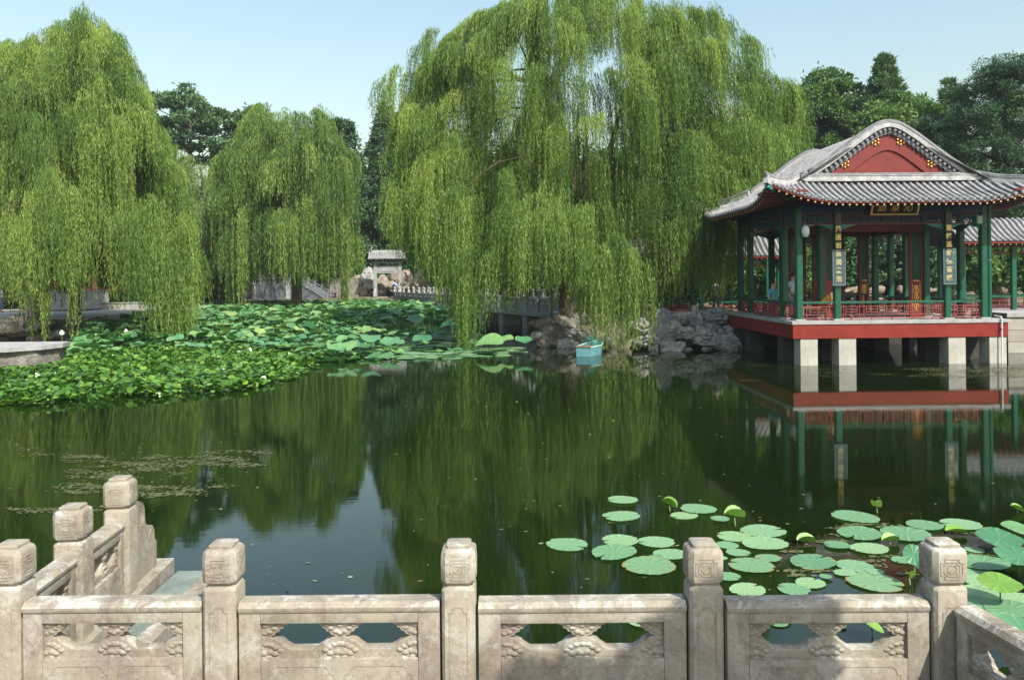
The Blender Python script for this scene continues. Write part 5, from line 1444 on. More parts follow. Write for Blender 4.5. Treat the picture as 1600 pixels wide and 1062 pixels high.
# red hall with tapering pillars
hp = W(92, 455, 52.5); hall = thing('red_hall', (hp.x, 52.5, hp.z), "red pillared hall half hidden behind the left willows", 'hall')
for k, (dx, r1) in enumerate(((-2.2, .16), (-.35, .16), (.45, .16), (2.3, .16))): MB().lathe([(r1 * 1.5, 0), (r1 * 1.45, .12), (r1, .2), (r1, 3.2)], (dx, 0, 0), 14).build('pillar', REDP, hall, True)
MB().box(-3.6, 3.6, 1.2, 1.5, 0, 3.3).build('wall', DARKRED, hall)
MB().box(-3.9, 3.9, -.12, .12, 3.2, 3.5).build('beam', BLUEP, hall)
a = MB()
for s in (-1, 1): a.prism([(s * .05 - .35, 0), (s * .05 + .35, 0), (s * .05 + .12, 1.3), (s * .05 - .12, 1.3)], -.1, .1) if s < 0 else None
a.M = Matrix.Identity(4)
MB().prism([(-.72, 0), (-.02, 0), (-.28, 1.5), (-.46, 1.5)], -.28, -.2).build('stair_rail', REDP, hall)
MB().prism([(.10, 0), (.85, 0), (.56, 1.7), (.36, 1.7)], -.28, -.2).build('stair_rail', REDP, hall)
a = MB(); a.prism([(-4.6, 3.5), (4.6, 3.5), (3.6, 5.0), (-3.6, 5.0)], -1.4, 3.2); a.build('roof', GREYTILE, hall)
# stone jetty at left
jt = thing('stone_jetty', (-18, 27, 0), "low stone landing with a rounded rim at the left edge above the water plants", 'landing')
def jp(off): return [(-6, -2.2 - off), (.8, -2.15 - off), (1.9 + off, -1.8 - off), (2.55 + off, -1.1), (2.75 + off, -.2), (2.5 + off, .7), (-6, .8)]
a = MB(); a.prism(jp(-.08), -.9, .70, 'xy'); a.build('wall', BLOCK, jt)
a = MB(); a.prism(jp(.06), .702, .84, 'xy'); a.build('coping', DECKST, jt)
# right embankment
em = thing('stone_embankment', (17.85, 28.6, 0), "pale stone block embankment at the right edge carrying the covered walkway", 'embankment')
def m_block():
    n = N("ashlar_stone"); v = n.coord('Object')
    mp = n.n('ShaderNodeMapping'); mp.inputs['Rotation'].default_value = (R(90), 0, 0); n.l(v, mp.inputs['Vector'])
    bk = n.n('ShaderNodeTexBrick'); n.l(mp.outputs[0], bk.inputs['Vector']); bk.inputs['Scale'].default_value = 1; bk.inputs['Brick Width'].default_value = 1.3; bk.inputs['Row Height'].default_value = .42; bk.inputs['Mortar Size'].default_value = .012
    bk.inputs['Color1'].default_value = (.40, .375, .32, 1); bk.inputs['Color2'].default_value = (.34, .31, .26, 1); bk.inputs['Mortar'].default_value = (.12, .11, .10, 1)
    n.col(n.mix(.5, bk.outputs['Color'], n.ramp(n.noise(v, 3, 6, .7), [(.3, (.55, .52, .48)), (.65, (1, 1, 1))]), 'MULTIPLY'), .9, .15); n.bump(n.noise(v, 15, 5, .7), .4, .02); return n.m
ASH = m_block()
MB().box(0, 14, 0, 6.5, -.9, 1.30).build('wall', ASH, em); MB().box(-.06, 14, -.06, 6.5, 1.302, 1.45, .01).build('coping', DECKST, em)
# ------------------------------------------------------------------ covered walkways
def corridor(x0, x1, y0, zf, label, depth=1.6, bay=1.9, hc=2.55, rail=True):
    t_ = thing('covered_walkway', (x0, y0, zf), label, 'walkway'); L = x1 - x0
    MB().box(-.2, L + .2, -.3, depth + .3, -.25, 0, .01).build('floor_slab', DECKST, t_)
    n_ = round(L / bay); cm = MB().box(-.085, .085, -.085, .085, .002, hc, .01).mesh('column', GREEN)
    for i in range(n_ + 1):
        for yy in (0, depth): c_ = obj('column', cm, t_); c_.location = (i * L / n_, yy, 0)
    for yy in (0, depth):
        a = MB(); a.box(-.1, L + .1, yy - .06, yy + .06, hc - .02, hc + .16); a.build('beam', BLUEP, t_)
        for i in range(n_):
            u0, u1 = i * L / n_ + .087, (i + 1) * L / n_ - .087
            a = MB()
            for zz in (hc - .32, hc - .06): a.box(u0, u1, yy - .02, yy + .02, zz, zz + .03)
            k = 7
            for j in range(k + 1): a.box(u0 + (u1 - u0 - .02) * j / k, u0 + (u1 - u0 - .02) * j / k + .018, yy - .015, yy + .015, hc - .289, hc - .061)
            a.build('frieze', PINK, t_)
            b = MB(); b.box(u0, u1, yy - .05, yy + .05, .50, .57); rl = b.build('railing', GREEN, t_)
            a = MB()
            for zz in (.06, .20, .36): a.box(u0, u1, yy - .015, yy + .015, zz, zz + .022)
            for j in range(9):
                xx = u0 + (u1 - u0 - .025) * j / 8; z0_, z1_ = ((.083, .199) if j % 2 else (.223, .359)) if 0 < j < 8 else (.083, .499); a.box(xx, xx + .022, yy - .0145, yy + .0145, z0_, z1_)
            a.build('railing_lattice', PINK, rl)
    # roof
    hw = depth / 2 + .55; yc = depth / 2; rs = hc + .12
    prof = [(hw, rs), (hw * .7, rs + .22), (hw * .4, rs + .52), (hw * .16, rs + .82), (0, rs + .92)]
    full = [(yc - a_, z) for a_, z in prof] + [(yc + a_, z) for a_, z in prof[::-1][1:]]
    a = MB(); vs = [(-.3, y, z) for y, z in full] + [(L + .3, y, z) for y, z in full]; m_ = len(full)
    vs += [(x, y, z - .09) for x, y, z in vs]
    a.add(vs, [(i, i + 1, i + 1 + m_, i + m_) for i in range(m_ - 1)] + [(i + 2 * m_, i + m_ * 3, i + 1 + m_ * 3, i + 1 + 2 * m_) for i in range(m_ - 1)])
    rf_ = a.build('roof', PANTILE, t_)
    a = MB(); b = MB(); c = MB()
    k = int(L / .215)
    for i in range(k + 1):
        x = -.25 + i * (L + .5) / k; strip(a, [(x, y, z) for y, z in full], (1, 0, 0), .06, 4, .01)
        b.box(x - .03, x + .03, yc - hw + .04, yc - hw + .3, rs - .15, rs - .092); c.box(x - .022, x + .022, yc - hw + .028, yc - hw + .0385, rs - .145, rs - .098)
    a.build('tube_tiles', TUBE, rf_, True); q = b.build('rafters', DARKRED, t_); c.build('rafter_ends', bpy.data.materials["rafter_end_gold"], q)
    MB().box(-.3, L + .3, yc - hw - .005, yc - hw + .02, rs - .092, rs - .03).build('eave_fascia', REDP, t_)
    return t_
corridor(17.6, 27.5, 31.0, 1.452, "green columned covered walkway with grey tiled roof at the right edge")
corridor(5.2, 12.5, 37.2, 1.13, "covered walkway running behind the pavilion and the big willow")
# ------------------------------------------------------------------ beam bridge
b0 = Vector((-9.9, 72.6, 0)); b1_ = Vector((2.9, 43.0, 0)); L = (b1_ - b0).length
br = thing('beam_bridge', (b0.x, b0.y, 0), "low pale marble bridge with many small railing posts leading to the gateway", 'bridge', rz=math.atan2(b1_.y - b0.y, b1_.x - b0.x))
MB().box(0, L, -1.0, 1.0, .72, .98, .02).build('deck', MARBLE_FAR, br)
n_ = 21; pm = MB().box(-.09, .09, -.09, .09, .982, 1.98, .015).mesh('railing_post', MARBLE_FAR)
cap_m = MB().lathe([(.06, 1.982), (.075, 2.0), (.085, 2.03), (.095, 2.05), (.095, 2.15), (.075, 2.19)], n=10).mesh('post_cap', MARBLE_FAR, True)
pa = MB(); l_ = L / n_ - .19
pa.box(0, l_, -.04, .04, 1.0, 1.42); pa.box(0, l_, -.07, .07, 1.62, 1.74, .02)
for q in (0, .5, 1): pa.box(max(0, l_ * q - .10), min(l_, l_ * q + .10), -.045, .045, 1.421, 1.619)
pam = pa.mesh('railing_panel', MARBLE_FAR)
for sy in (-.88, .88):
    for i in range(n_ + 1):
        o = obj('railing_post', pm, br); o.location = (i * L / n_, sy, 0); c_ = obj('post_cap', cap_m, o)
        if i < n_: o = obj('railing_panel', pam, br); o.location = (i * L / n_ + .095, sy, 0)
for i in range(1, 9): MB().box(L * i / 9 - .35, L * i / 9 + .35, -.85, .85, -.9, .718, .03).build('pier', DECKST, br)
# ------------------------------------------------------------------ gateway
gp = W(606, 463, 76); gt = thing('stone_gateway', (gp.x, 76, gp.z), "white stone gateway with a small tiled roof at the far end of the bridge", 'gateway')
for s in (-1, 1):
    MB().box(s * 1.18 - .16, s * 1.18 + .16, -.16, .16, 0, 3.15, .03).build('pillar', MARBLE_FAR, gt)
    MB().prism([(-.5, 0), (.5, 0), (.42, .35), (.2, .75), (-.2, .75), (-.42, .35)], s * 1.18 - .12 + s * .0, s * 1.18 + .12, 'yz').build('drum_stone', MARBLE_FAR, gt)
MB().box(-1.02, 1.02, -.10, .10, 2.22, 2.95, .01).build('lintel', MARBLE_FAR, gt)
MB().box(-.62, .62, -.13, -.101, 2.36, 2.82).build('lintel_tablet', DECKST, gt)
MB().box(-1.45, 1.45, -.22, .22, 3.152, 3.32, .02).build('architrave', MARBLE_FAR, gt)
a = MB()
for k in range(9): a.box(-1.4 + k * .34, -1.4 + k * .34 + .16, -.34, .34, 3.322, 3.56)
a.build('bracket_row', GREYTILE, gt)
prof = [(.75, 3.58), (.5, 3.72), (.25, 3.98), (.1, 4.2)]
full = [(-y, z) for y, z in prof] + [(y, z) for y, z in prof[::-1]]
a = MB(); vs = [(-1.75, y, z) for y, z in full] + [(1.75, y, z) for y, z in full]; m_ = len(full); a.add(vs, [(i, i + 1, i + 1 + m_, i + m_) for i in range(m_ - 1)] + [tuple(range(m_)), tuple(range(2 * m_ - 1, m_ - 1, -1)), (0, m_, 2 * m_ - 1, m_ - 1)])
rf_ = a.build('roof', GREYTILE, gt); a = MB()
for i in range(19): strip(a, [(-1.7 + i * .189, y, z) for y, z in full], (1, 0, 0), .06, 4, .01)
a.build('tube_tiles', TUBE, rf_, True)
MB().box(-1.55, 1.55, -.09, .09, 4.15, 4.42, .02).build('ridge', LIME, rf_)
for s in (-1, 1):
    MB().tube([(s * 1.5, 0, 4.3), (s * 1.62, 0, 4.5), (s * 1.5, 0, 4.68), (s * 1.36, 0, 4.66)], [.14, .12, .09, .05], 8).build('ridge_beast', GREYTILE, rf_, True)
# ------------------------------------------------------------------ arched bridge
D = 73.0
def wp(x, y): p = W(x, y, D); return p
o0 = wp(438, 467); ab = thing('arched_bridge', (o0.x, D, o0.z), "grey arched stone bridge with pale sloping balustrade beyond the lotus bed", 'bridge')
pr = [(360, 470), (372, 458), (398, 440), (410, 437), (445, 437), (462, 441), (490, 456), (512, 470)]
loc = [((wp(x, y) - o0).x, (wp(x, y) - o0).z) for x, y in pr]
BLUEST = m_rock("blue_grey_stone", (.06, .07, .085), (.13, .145, .165), (.22, .235, .25))
BLUEL = m_rock('shade_blue_railing', (.12, .13, .145), (.22, .235, .25), (.32, .335, .345))  # railing stone colour darkened to stand for the trees' shade
lp = loc[:]
me = curve_mesh([lp[::-1]], 1.6, 0, BLUEST, 'body'); me.transform(Matrix.Translation((0, 1.6, 0))); obj('body', me, ab)
MB().box(loc[2][0] - .25, loc[2][0] + .15, -.12, -.002, -.3, loc[2][1] - .05).build('pilaster', DECKST, ab)
MB().box(loc[4][0] + .1, loc[4][0] + .5, -.12, -.002, -.3, loc[4][1] - .05).build('pilaster', DECKST, ab)
for yy in (0, 3.2):
    a = MB()
    for (xa, za), (xb, zb) in zip(loc, loc[1:]):
        h = .26; a.prism([(xa, za + .002), (xb, zb + .002), (xb, zb + h), (xa, za + h)], yy - .07, yy + .07); a.prism([(xa, za + h + .14), (xb, zb + h + .14), (xb, zb + h + .26), (xa, za + h + .26)], yy - .08, yy + .08)
    a.build('balustrade', BLUEL, ab)
    for i in range(15):
        x = loc[0][0] + (loc[-1][0] - loc[0][0]) * i / 14; z = float(np.interp(x, [l[0] for l in loc], [l[1] for l in loc]))
        MB().box(x - .09, x + .09, yy - .09, yy + .09, z, z + .72, .02).build('railing_post', BLUEL, ab)
# ------------------------------------------------------------------ boat
bp = G(911, 557); bt = thing('small_boat', (bp.x, bp.y, 0), "small pale turquoise boat moored under the willow at the foot of the rocks", 'boat', rz=R(-24)); bt.scale = (.78, .78, .8)
HULL = m_plain("turquoise_hull", (.13, .31, .33), .45, .12, 3, .05); SEAT = m_plain("brown_boat_seat", (.22, .11, .06), .7, .3, 6, .2)
st_ = [(0, .30, .36, .42), (.5, .40, .47, .42), (1.2, .42, .50, .43), (1.9, .30, .38, .48), (2.4, .04, .06, .58)]
vs = []; 
for (yy, wb_, wt_, h) in st_: vs += [(-wb_, yy, -.12), (-wt_, yy, h), (-wt_ + .04, yy, h), (-wb_ + .04, yy, .02), (wb_ - .04, yy, .02), (wt_ - .04, yy, h), (wt_, yy, h), (wb_, yy, -.12)]
a = MB(); fs = []
for i in range(4):
    for j in range(8): fs.append((i * 8 + j, i * 8 + (j + 1) % 8, (i + 1) * 8 + (j + 1) % 8, (i + 1) * 8 + j))
a.add(vs, fs); a.box(-.33, .33, 0.0, .04, -.10, .41); a.build('hull', HULL, bt)
MB().box(-.37, .37, -.03, .34, .42, .46, .01).build('stern_seat', SEAT, bt); MB().box(-.46, .46, 1.0, 1.25, .36, .40, .01).build('seat', SEAT, bt)
MB().tube([(-.38, 0, .43), (-.51, 1.2, .44), (-.39, 1.9, .49), (0, 2.45, .60), (.39, 1.9, .49), (.51, 1.2, .44), (.38, 0, .43)], .022, 6).build('gunwale', N("pale_gunwale").col((.45, .62, .6), .5).m, bt)
a = MB()
for k in range(5): a.tube([(-.42 + k * .02, .6 + k * .35, .46), (0, .6 + k * .35, .86), (.42 - k * .02, .6 + k * .35, .46)], .012, 5)
for x_, z_ in ((-.2, .67), (0, .86), (.2, .67)): a.tube([(x_, .6, z_), (x_, 2.0, z_)], .010, 5)
a.build('net_hoop', TEAL, bt)
# leaning green pole
p = G(318, 483, .3); q = W(303, 448, p.y + .2); t_ = thing('bamboo_pole', (p.x, p.y, 0), "thin pale green pole leaning out of the lotus bed", 'pole')
MB().tube([(0, 0, 0), tuple((q - Vector((p.x, p.y, 0))))], [.05, .04], 8).build('pole', N("pale_green_paint").col((.25, .42, .32), .5).m, t_); MB().ball(tuple(q - Vector((p.x, p.y, 0))), .055).build('pole_tip', STEMM, t_)
# ------------------------------------------------------------------ shrubs
shr = [(215, 470, 40, 26, 60, "dark shrub behind the stone edging at the left"), (280, 462, 44, 30, 66, "dark shrub left of the arched bridge"), (345, 452, 30, 26, 76, "shrub beside the arched bridge's left foot"), (480, 430, 40, 24, 82, "dark shrub behind the arched bridge's right slope"), (545, 415, 36, 26, 83, "shrub above the weathered stone wall"),
       (596, 420, 20, 22, 90, "shrub behind the gateway's left pillar"), (700, 440, 46, 34, 80, "dark shrub behind the bridge under the big willow"), (790, 440, 60, 36, 72, "dark shrub beyond the bridge under the big willow's left side"), (870, 445, 60, 36, 60, "dark shrub left of the big willow's trunk"), (960, 440, 60, 40, 52, "dark shrub right of the big willow's trunk"),
       (1060, 430, 70, 44, 45, "dark shrub behind the covered walkway left of the pavilion"), (1150, 432, 50, 44, 44, "dark shrub behind the walkway beside the pavilion"), (1235, 425, 46, 40, 43, "leafy shrub seen through the pavilion's left bay"), (1320, 420, 46, 44, 43, "bright leafy shrub seen through the middle bay of the pavilion"), (1400, 420, 40, 44, 44, "leafy shrub seen through the pavilion right of its centre"),
       (1460, 425, 40, 40, 43, "leafy shrub seen through the pavilion's right bay"), (1525, 415, 44, 34, 37.5, "leafy shrub behind the right walkway beside the pavilion"), (1600, 412, 50, 34, 37.5, "leafy shrub behind the right walkway at the picture edge"), (1680, 400, 60, 50, 38, "shrub beyond the right picture edge"),
       (-20, 455, 60, 40, 58, "dark shrub at the left picture edge behind the people"), (130, 450, 30, 20, 62, "dark shrub beside the red pillared hall"), (170, 455, 44, 30, 62, "dark shrub right of the red pillared hall")]
for i, (x, y, rx, ry, D, lab) in enumerate(shr):
    if x > 1640: continue
    g2 = blob(x, y, rx, ry, 40, rx * .32, 300 + i, D=D, dmul=.8)
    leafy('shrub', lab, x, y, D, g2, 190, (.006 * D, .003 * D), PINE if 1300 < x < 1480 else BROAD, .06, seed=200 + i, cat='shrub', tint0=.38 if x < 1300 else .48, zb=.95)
for k in range(40):   # low plants under the left trunks are one mass
    pass
# retaining wall under the pavilion's back, deck shade put into its dark colour
MB0 = MB(); MB0.box(9.2, 18.0, 32.6, 33.2, -.9, 1.0, .03)
rw_ = thing('retaining_wall', (9.2, 32.6, 0), "stone retaining wall beneath the pavilion deck, its colour darkened for shade", 'wall')
MB().box(0, 8.8, 0, .8, -.9, 1.02, .03).build('wall', m_plain('shade_dark_stone', (.04, .038, .033), .9, .4, 2, .4), rw_); MB().box(0, 8.8, -.04, .85, 1.022, 1.12, .01).build('coping', DECKST, rw_)
# added unseen tree right of the viewer, crown shaped to cast the railing's shadow
off_s = sv * 6.2
def shp(xp, yp, r): # shadow target on the railing plane
    p = W(xp, yp, 4.5); return (p + off_s, r)
cl = []
g4 = np.random.default_rng(4)
poly = [(985, 1120), (985, 1040), (1020, 1005), (1060, 985), (1100, 950), (1150, 912), (1200, 880), (1270, 850), (1292, 900), (1300, 1120)]
pxs = [p[0] for p in poly[1:9]]; pys = [p[1] for p in poly[1:9]]
for i in range(200):
    x = g4.uniform(995, 1288); yt = np.interp(x, pxs, pys) + 14
    cl.append(shp(x, g4.uniform(yt, 1150), g4.uniform(.08, .11)))
for (x, y, r) in [(830, 1062, .09), (845, 1080, .10), (905, 1048, .08), (912, 1040, .07), (915, 1075, .10), (950, 1080, .10), (870, 1090, .1)]: cl.append(shp(x, y, r))
base_ = Vector((5.2, -1.0, 1.3))
rt = thing('broadleaf_tree', base_, "unseen leafy tree added behind the viewer, its crown shaped to shade the railing", 'tree')
rng = np.random.default_rng(44)
V, Fc, t_ = clump_leaves([tuple(p - base_) + (r, r, r) for p, r in cl], 420, (.10, .05), shell=.05)
obj('crown', npmesh('crown', V, Fc, BROAD, False, t_), rt)
a = MB(); tip = cl[60][0] - base_
a.tube([(0, 0, -.2), (-.1, .2, 1.6), (-.3, .6, 2.8), tuple(tip)], [.16, .12, .09, .03], 9)
for p, r in cl[::9]: a.tube([(-.3, .6, 2.8), tuple((Vector((-.3, .6, 2.8)) + (p - base_)) / 2 + Vector((0, 0, .15))), tuple(p - base_)], [.04, .025, .01], 5)
a.build('trunk', BARK, rt, True)
# ------------------------------------------------------------------ people
SKIN = m_plain("skin", (.50, .30, .20), .55, .06, 4, 0)
HAIRM = m_plain("black_hair", (.012, .010, .009), .5, .2, 20, .2)
def cloth(c): return m_plain("cloth", c, .85, .1, 8, .15)
def skin_obj(name, nodes, edges, mat, parent, sub=1):
    me = bpy.data.meshes.new(name); me.from_pydata([n_[0] for n_ in nodes], [], []); me.edges.add(len(edges))
    me.edges.foreach_set('vertices', [i for e in edges for i in e]); me.update()
    o = bpy.data.objects.new(name, me); COL.objects.link(o)
    md = o.modifiers.new('s', 'SKIN'); md.use_smooth_shade = True
    for d, n_ in zip(me.skin_vertices[0].data, nodes):
        rr = n_[1]; d.radius = (rr, rr) if isinstance(rr, (int, float)) else rr
    me.skin_vertices[0].data[0].use_root = True
    if sub: m2 = o.modifiers.new('u', 'SUBSURF'); m2.levels = sub; m2.render_levels = sub
    C.view_layer.update()
    m3 = bpy.data.meshes.new_from_object(o.evaluated_get(C.evaluated_depsgraph_get()))
    bpy.data.objects.remove(o); bpy.data.meshes.remove(me)
    m3.materials.clear(); m3.materials.append(mat); m3.name = name
    return obj(name, m3, parent)
def person(loc, rz, label, pose='stand', shirt=(.5, .5, .5), pants=(.05, .06, .1), hat=None, h=1.65, hair_long=False, lean=0, shorts=False, bag=None, arms='down', group=None):
    t_ = thing('person', loc, label, 'person', group, rz); k = h / 1.70
    def v(x, y, z): return (x * k, y * k, z * k)
    # facing -y
    if pose == 'stand':
        pel = (0, 0, .93); hipz = .90; kn = [(s * .10, -.02, .50) for s in (-1, 1)]; an = [(s * .11, .02, .09) for s in (-1, 1)]; toe = [(s * .13, -.14, .035) for s in (-1, 1)]
        off = Vector((0, 0, 0))
    elif pose == 'walk':
        pel = (0, 0, .92); kn = [(-.09, -.16, .52), (.09, .08, .50)]; an = [(-.10, -.20, .10), (.10, .34, .16)]; toe = [(-.11, -.36, .045), (.11, .24, .04)]
    else:
        pel = (0, 0, .52); kn = [(s * .13, -.42, .50) for s in (-1, 1)]; an = [(s * .12, -.42, .09) for s in (-1, 1)]; toe = [(s * .14, -.58, .035) for s in (-1, 1)]
    L_ = lean
    def up(d): return (0 + 0, pel[1] - math.sin(L_) * d, pel[2] + math.cos(L_) * d)
    ch = up(.36); nb = up(.50); hd = up(.60 + .0); ht = up(.74)
    sh = [(s * .185, up(.45)[1], up(.45)[2]) for s in (-1, 1)]
    if arms == 'down': el = [(s * .25, sh[0][1] + .03, sh[0][2] - .28) for s in (-1, 1)]; wr = [(s * .25, sh[0][1] - .08, sh[0][2] - .52) for s in (-1, 1)]
    elif arms == 'front': el = [(s * .24, sh[0][1] - .10, sh[0][2] - .25) for s in (-1, 1)]; wr = [(s * .12, sh[0][1] - .32, sh[0][2] - .18) for s in (-1, 1)]
    else: el = [(s * .27, sh[0][1] - .06, sh[0][2] - .26) for s in (-1, 1)]; wr = [(s * .16, sh[0][1] - .30, sh[0][2] - .36) for s in (-1, 1)]
    nodes = [(v(*pel), (.14 * k, .10 * k)), (v(*up(.18)), (.125 * k, .09 * k)), (v(*ch), (.15 * k, .10 * k)), (v(*nb), .055 * k), (v(*hd), (.075 * k, .085 * k)), (v(*ht), (.078 * k, .092 * k))]
    edges = [(0, 1), (1, 2), (2, 3), (3, 4), (4, 5)]
    def addn(p, r, par): nodes.append((v(*p), r * k if not isinstance(r, tuple) else r)); edges.append((par, len(nodes) - 1)); return len(nodes) - 1
    for s in (0, 1):
        sg = -1 if s == 0 else 1
        a1 = addn((sg * .10, pel[1], pel[2] - .06), .085, 0); a2 = addn(kn[s], .055, a1); a3 = addn(an[s], .038, a2); addn(toe[s], .035, a3)
        b1_ = addn(sh[s], .052, 2); b2 = addn(el[s], .038, b1_); b3 = addn(wr[s], .026, b2)
        W_ = Vector(wr[s]); d = (W_ - Vector(el[s])).normalized(); lat = Vector((sg, 0, 0)) if abs(d.x) < .8 else Vector((0, 1, 0))
        pm_ = W_ + d * .06; b4 = addn(tuple(pm_), .024, b3)
        per = d.cross(lat).normalized()
        for f, (o_, ln) in enumerate(((-.027, .072), (-.009, .082), (.009, .078), (.027, .062))):
            q0 = pm_ + per * o_ + d * .035; f1 = addn(tuple(q0), .0085, b4); f2 = addn(tuple(q0 + d * ln * .55 - lat * .006), .008, f1); addn(tuple(q0 + d * ln * .9 - lat * .022), .007, f2)
        tb_ = addn(tuple(W_ + d * .03 - per * .035 - lat * .01), .010, b4); addn(tuple(W_ + d * .075 - per * .055 - lat * .025), .008, tb_)
    body = skin_obj('body', nodes, edges, SKIN, t_)
    # head details
    hc = Vector(v(*up(.69))); a = MB(); a.ball(hc + Vector((0, .012, .035)) * k, (.088 * k, .105 * k, .105 * k), 2)
    if hair_long: a.ball(hc + Vector((0, .06, -.09)) * k, (.075 * k, .05 * k, .14 * k), 2)
    bm_v = [(x, y, z) for x, y, z in a.v]
    a.build('hair', HAIRM, t_, True)
    face = MB(); face.ball(hc + Vector((0, -.085, -.028)) * k, (.066 * k, .030 * k, .075 * k), 2); face.ball(hc + Vector((0, -.118, -.035)) * k, (.012 * k, .018 * k, .02 * k)); face.ball(hc + Vector((-.08, 0, -.03)) * k, (.014 * k, .02 * k, .03 * k)); face.ball(hc + Vector((.08, 0, -.03)) * k, (.014 * k, .02 * k, .03 * k))
    face.build('face', SKIN, t_, True)
    for s in (-1, 1): MB().ball(hc + Vector((s * .028, -.108, -.012)) * k, .009 * k).build('eye', HAIRM, t_, True)
    MB().box(hc.x - .022 * k, hc.x + .022 * k, hc.y - .114 * k, hc.y - .106 * k, hc.z - .075 * k, hc.z - .066 * k).build('mouth', PINK, t_)
    # shirt
    nn = [(v(*up(-.02)), (.155 * k, .118 * k)), (v(*up(.18)), (.142 * k, .108 * k)), (v(*up(.37)), (.165 * k, .115 * k)), (v(*up(.47)), (.085 * k, .075 * k))]; ee = [(0, 1), (1, 2), (2, 3)]
    for s in (0, 1):
        S_ = Vector(sh[s]); E_ = Vector(el[s]); nn.append((v(*S_), .068 * k)); ee.append((2, len(nn) - 1)); nn.append((v(*(S_.lerp(E_, .75))), .056 * k)); ee.append((len(nn) - 2, len(nn) - 1))
    skin_obj('shirt', nn, ee, cloth(shirt), t_)
    nn = [(v(pel[0], pel[1], pel[2] + .02), (.150 * k, .112 * k))]; ee = []
    for s in (0, 1):
        sg = -1 if s == 0 else 1; K_ = Vector(kn[s]); A_ = Vector(an[s])
        nn.append((v(sg * .10, pel[1], pel[2] - .06), .098 * k)); ee.append((0, len(nn) - 1)); nn.append((v(*(K_ if not shorts else Vector((sg * .10, pel[1], pel[2] - .06)).lerp(K_, .85))), .070 * k)); ee.append((len(nn) - 2, len(nn) - 1))
        if not shorts: nn.append((v(*(K_.lerp(A_, .92))), .052 * k)); ee.append((len(nn) - 2, len(nn) - 1))
    skin_obj('trousers' if not shorts else 'shorts', nn, ee, cloth(pants), t_)
    for s in (0, 1):
        A_ = Vector(an[s]); T2 = Vector(toe[s]); MB().tube([v(A_.x, A_.y + .03, max(.03, A_.z - .05)), v(*A_.lerp(T2, .5)[:2], max(.035, (A_.z + T2.z) / 2 - .02)), v(T2.x, T2.y - .03, T2.z)], [.045 * k, .048 * k, .036 * k], 8).build('shoe', BLACKL, t_, True)
    if hat:
        a = MB(); a.lathe([(.19 * k, .0), (.20 * k, .008), (.11 * k, .03), (.105 * k, .10), (.07 * k, .13), (.02, .135 * k)], tuple(hc + Vector((0, 0, .045)) * k), 20); a.build('hat', cloth(hat), t_, True)
    if bag: MB().box(-.14 * k, .14 * k, .115 * k, .24 * k, .98 * k, 1.36 * k, .04).build('backpack', cloth(bag), t_)
    return t_
def atpx(x, yfeet, z): p = G(x, yfeet, z); return (p.x, p.y, z)
person(atpx(34, 492, 1.09), R(160), "person in a pink sun hat and mint green shirt standing on the left bank", shirt=(.25, .55, .42), pants=(.20, .13, .10), hat=(.60, .32, .38), h=1.60, shorts=True, arms='front')
person(atpx(3, 488, 1.09), R(60), "person in white top and blue trousers walking at the left picture edge", 'walk', shirt=(.65, .68, .68), pants=(.06, .12, .25), h=1.65)
person(atpx(138, 482, 1.09), R(30), "person in a pale shirt standing beside the stone terrace behind the left trunks", shirt=(.62, .64, .62), pants=(.30, .25, .2), h=1.65)
gb = Matrix.Translation((b0.x, b0.y, 0)) @ Matrix.Rotation(math.atan2(b1_.y - b0.y, b1_.x - b0.x), 4, 'Z')
person(tuple(W(617, 462, 74.0).xy) + (1.12,), R(170), "person in a pale blue shirt with a dark bag passing the stone gateway", shirt=(.45, .52, .72), pants=(.3, .3, .33), bag=(.05, .05, .15), h=1.65)
person(tuple((gb @ Vector((4.3, 0, .982))).xyz), R(200), "dark clothed person on the bridge just right of the gateway", shirt=(.03, .03, .035), pants=(.04, .04, .05), h=1.6)
person(tuple(W(879, 480, 42.5).xy) + (1.02,), R(-20), "person in a purple blue dress standing at the shaded bridge end under the big willow", shirt=(.05, .05, .30), pants=(.05, .05, .22), h=1.65, hair_long=True)
PM = PAV.matrix_world
def inpav(x, y): p = PM @ Vector((x, y, 0)); return (p.x, p.y, ZF + .002)
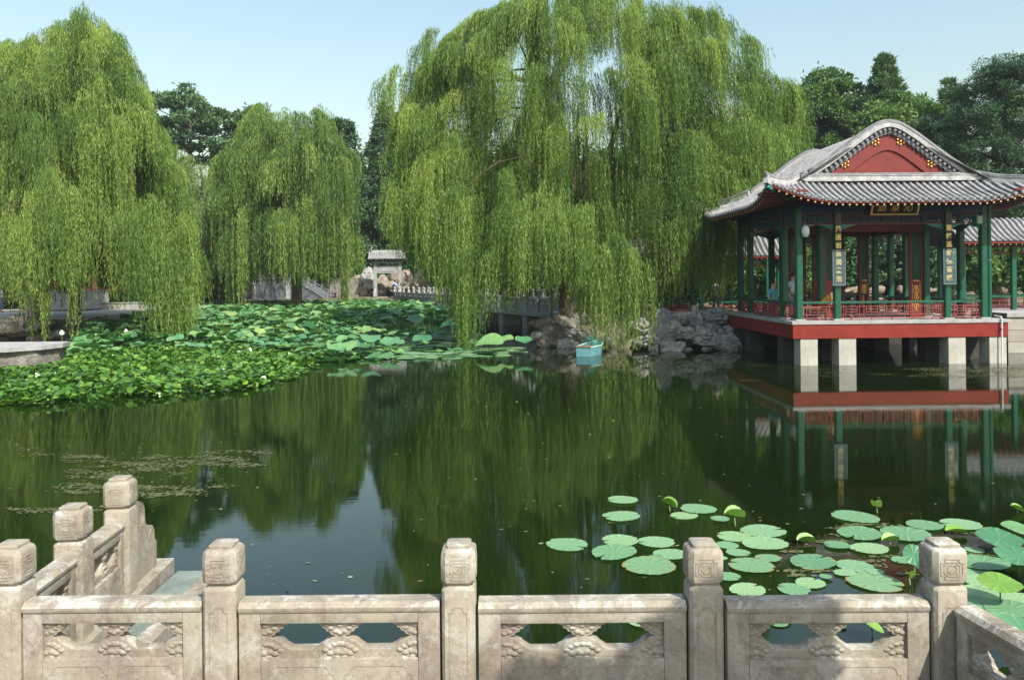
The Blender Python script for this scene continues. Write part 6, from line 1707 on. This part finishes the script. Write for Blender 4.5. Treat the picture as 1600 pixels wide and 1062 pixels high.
def bench(x0, x1, y0, y1, lab):
    t_ = thing('bench', inpav((x0 + x1) / 2, (y0 + y1) / 2), lab, 'bench', rz=R(1.2)); w_, d_ = (x1 - x0) / 2, (y1 - y0) / 2
    MB().box(-w_, w_, -d_, d_, .38, .43, .01).build('seat', SEAT, t_)
    for sx in (-1, 1):
        for sy in (-1, 1): MB().box(sx * (w_ - .05) - .03, sx * (w_ - .05) + .03, sy * (d_ - .05) - .03, sy * (d_ - .05) + .03, .002, .379).build('leg', SEAT, t_)
bench(.55, .95, 3.1, 4.4, "brown wooden bench along the pavilion's left railing"); bench(1.75, 2.75, 2.0, 2.4, "brown wooden bench inside the pavilion behind the left middle column"); bench(.60, 1.45, .72, 1.10, "brown wooden bench behind the short front left railing of the pavilion")
def seat(x, y): p = inpav(x, y); return (p[0], p[1], ZF - .02)
person(seat(.78, 3.9), R(35), "person in a teal shirt sitting at the pavilion's left railing", 'sit', shirt=(.12, .40, .46), pants=(.08, .09, .12), h=1.68)
person(seat(1.30, .90), R(60), "person in an orange shirt bending forward behind the pavilion's front left railing", 'sit', shirt=(.75, .32, .03), pants=(.35, .03, .04), h=1.6, lean=.75)
person(inpav(.95, 2.4), R(20), "person in a pale grey shirt standing behind the pavilion's front left corner column", 'stand', shirt=(.5, .55, .6), pants=(.2, .2, .25), h=1.5)
person(seat(2.35, 2.2), R(75), "person in black sitting sideways inside the pavilion behind the front railing", 'sit', shirt=(.02, .02, .024), pants=(.02, .02, .025), h=1.7)
person((9.3, 36.2, 1.13), R(10), "person in a light shirt standing in shade outside the walkway left of the pavilion", 'stand', shirt=(.45, .47, .46), pants=(.1, .1, .1), h=1.65)
# ------------------------------------------------------------------ thin summer haze
hz = bpy.data.materials.new("haze_air"); hz.use_nodes = True; t_ = hz.node_tree
t_.nodes.remove(t_.nodes['Principled BSDF']); pv = t_.nodes.new('ShaderNodeVolumePrincipled')
pv.inputs['Color'].default_value = (.86, .92, 1.0, 1); pv.inputs['Density'].default_value = .0004; pv.inputs['Anisotropy'].default_value = .2
t_.links.new(pv.outputs[0], t_.nodes['Material Output'].inputs['Volume'])
tag(MB().box(-1000, 1000, -600, 1600, -3.5, 26).build('haze', hz), kind='stuff')
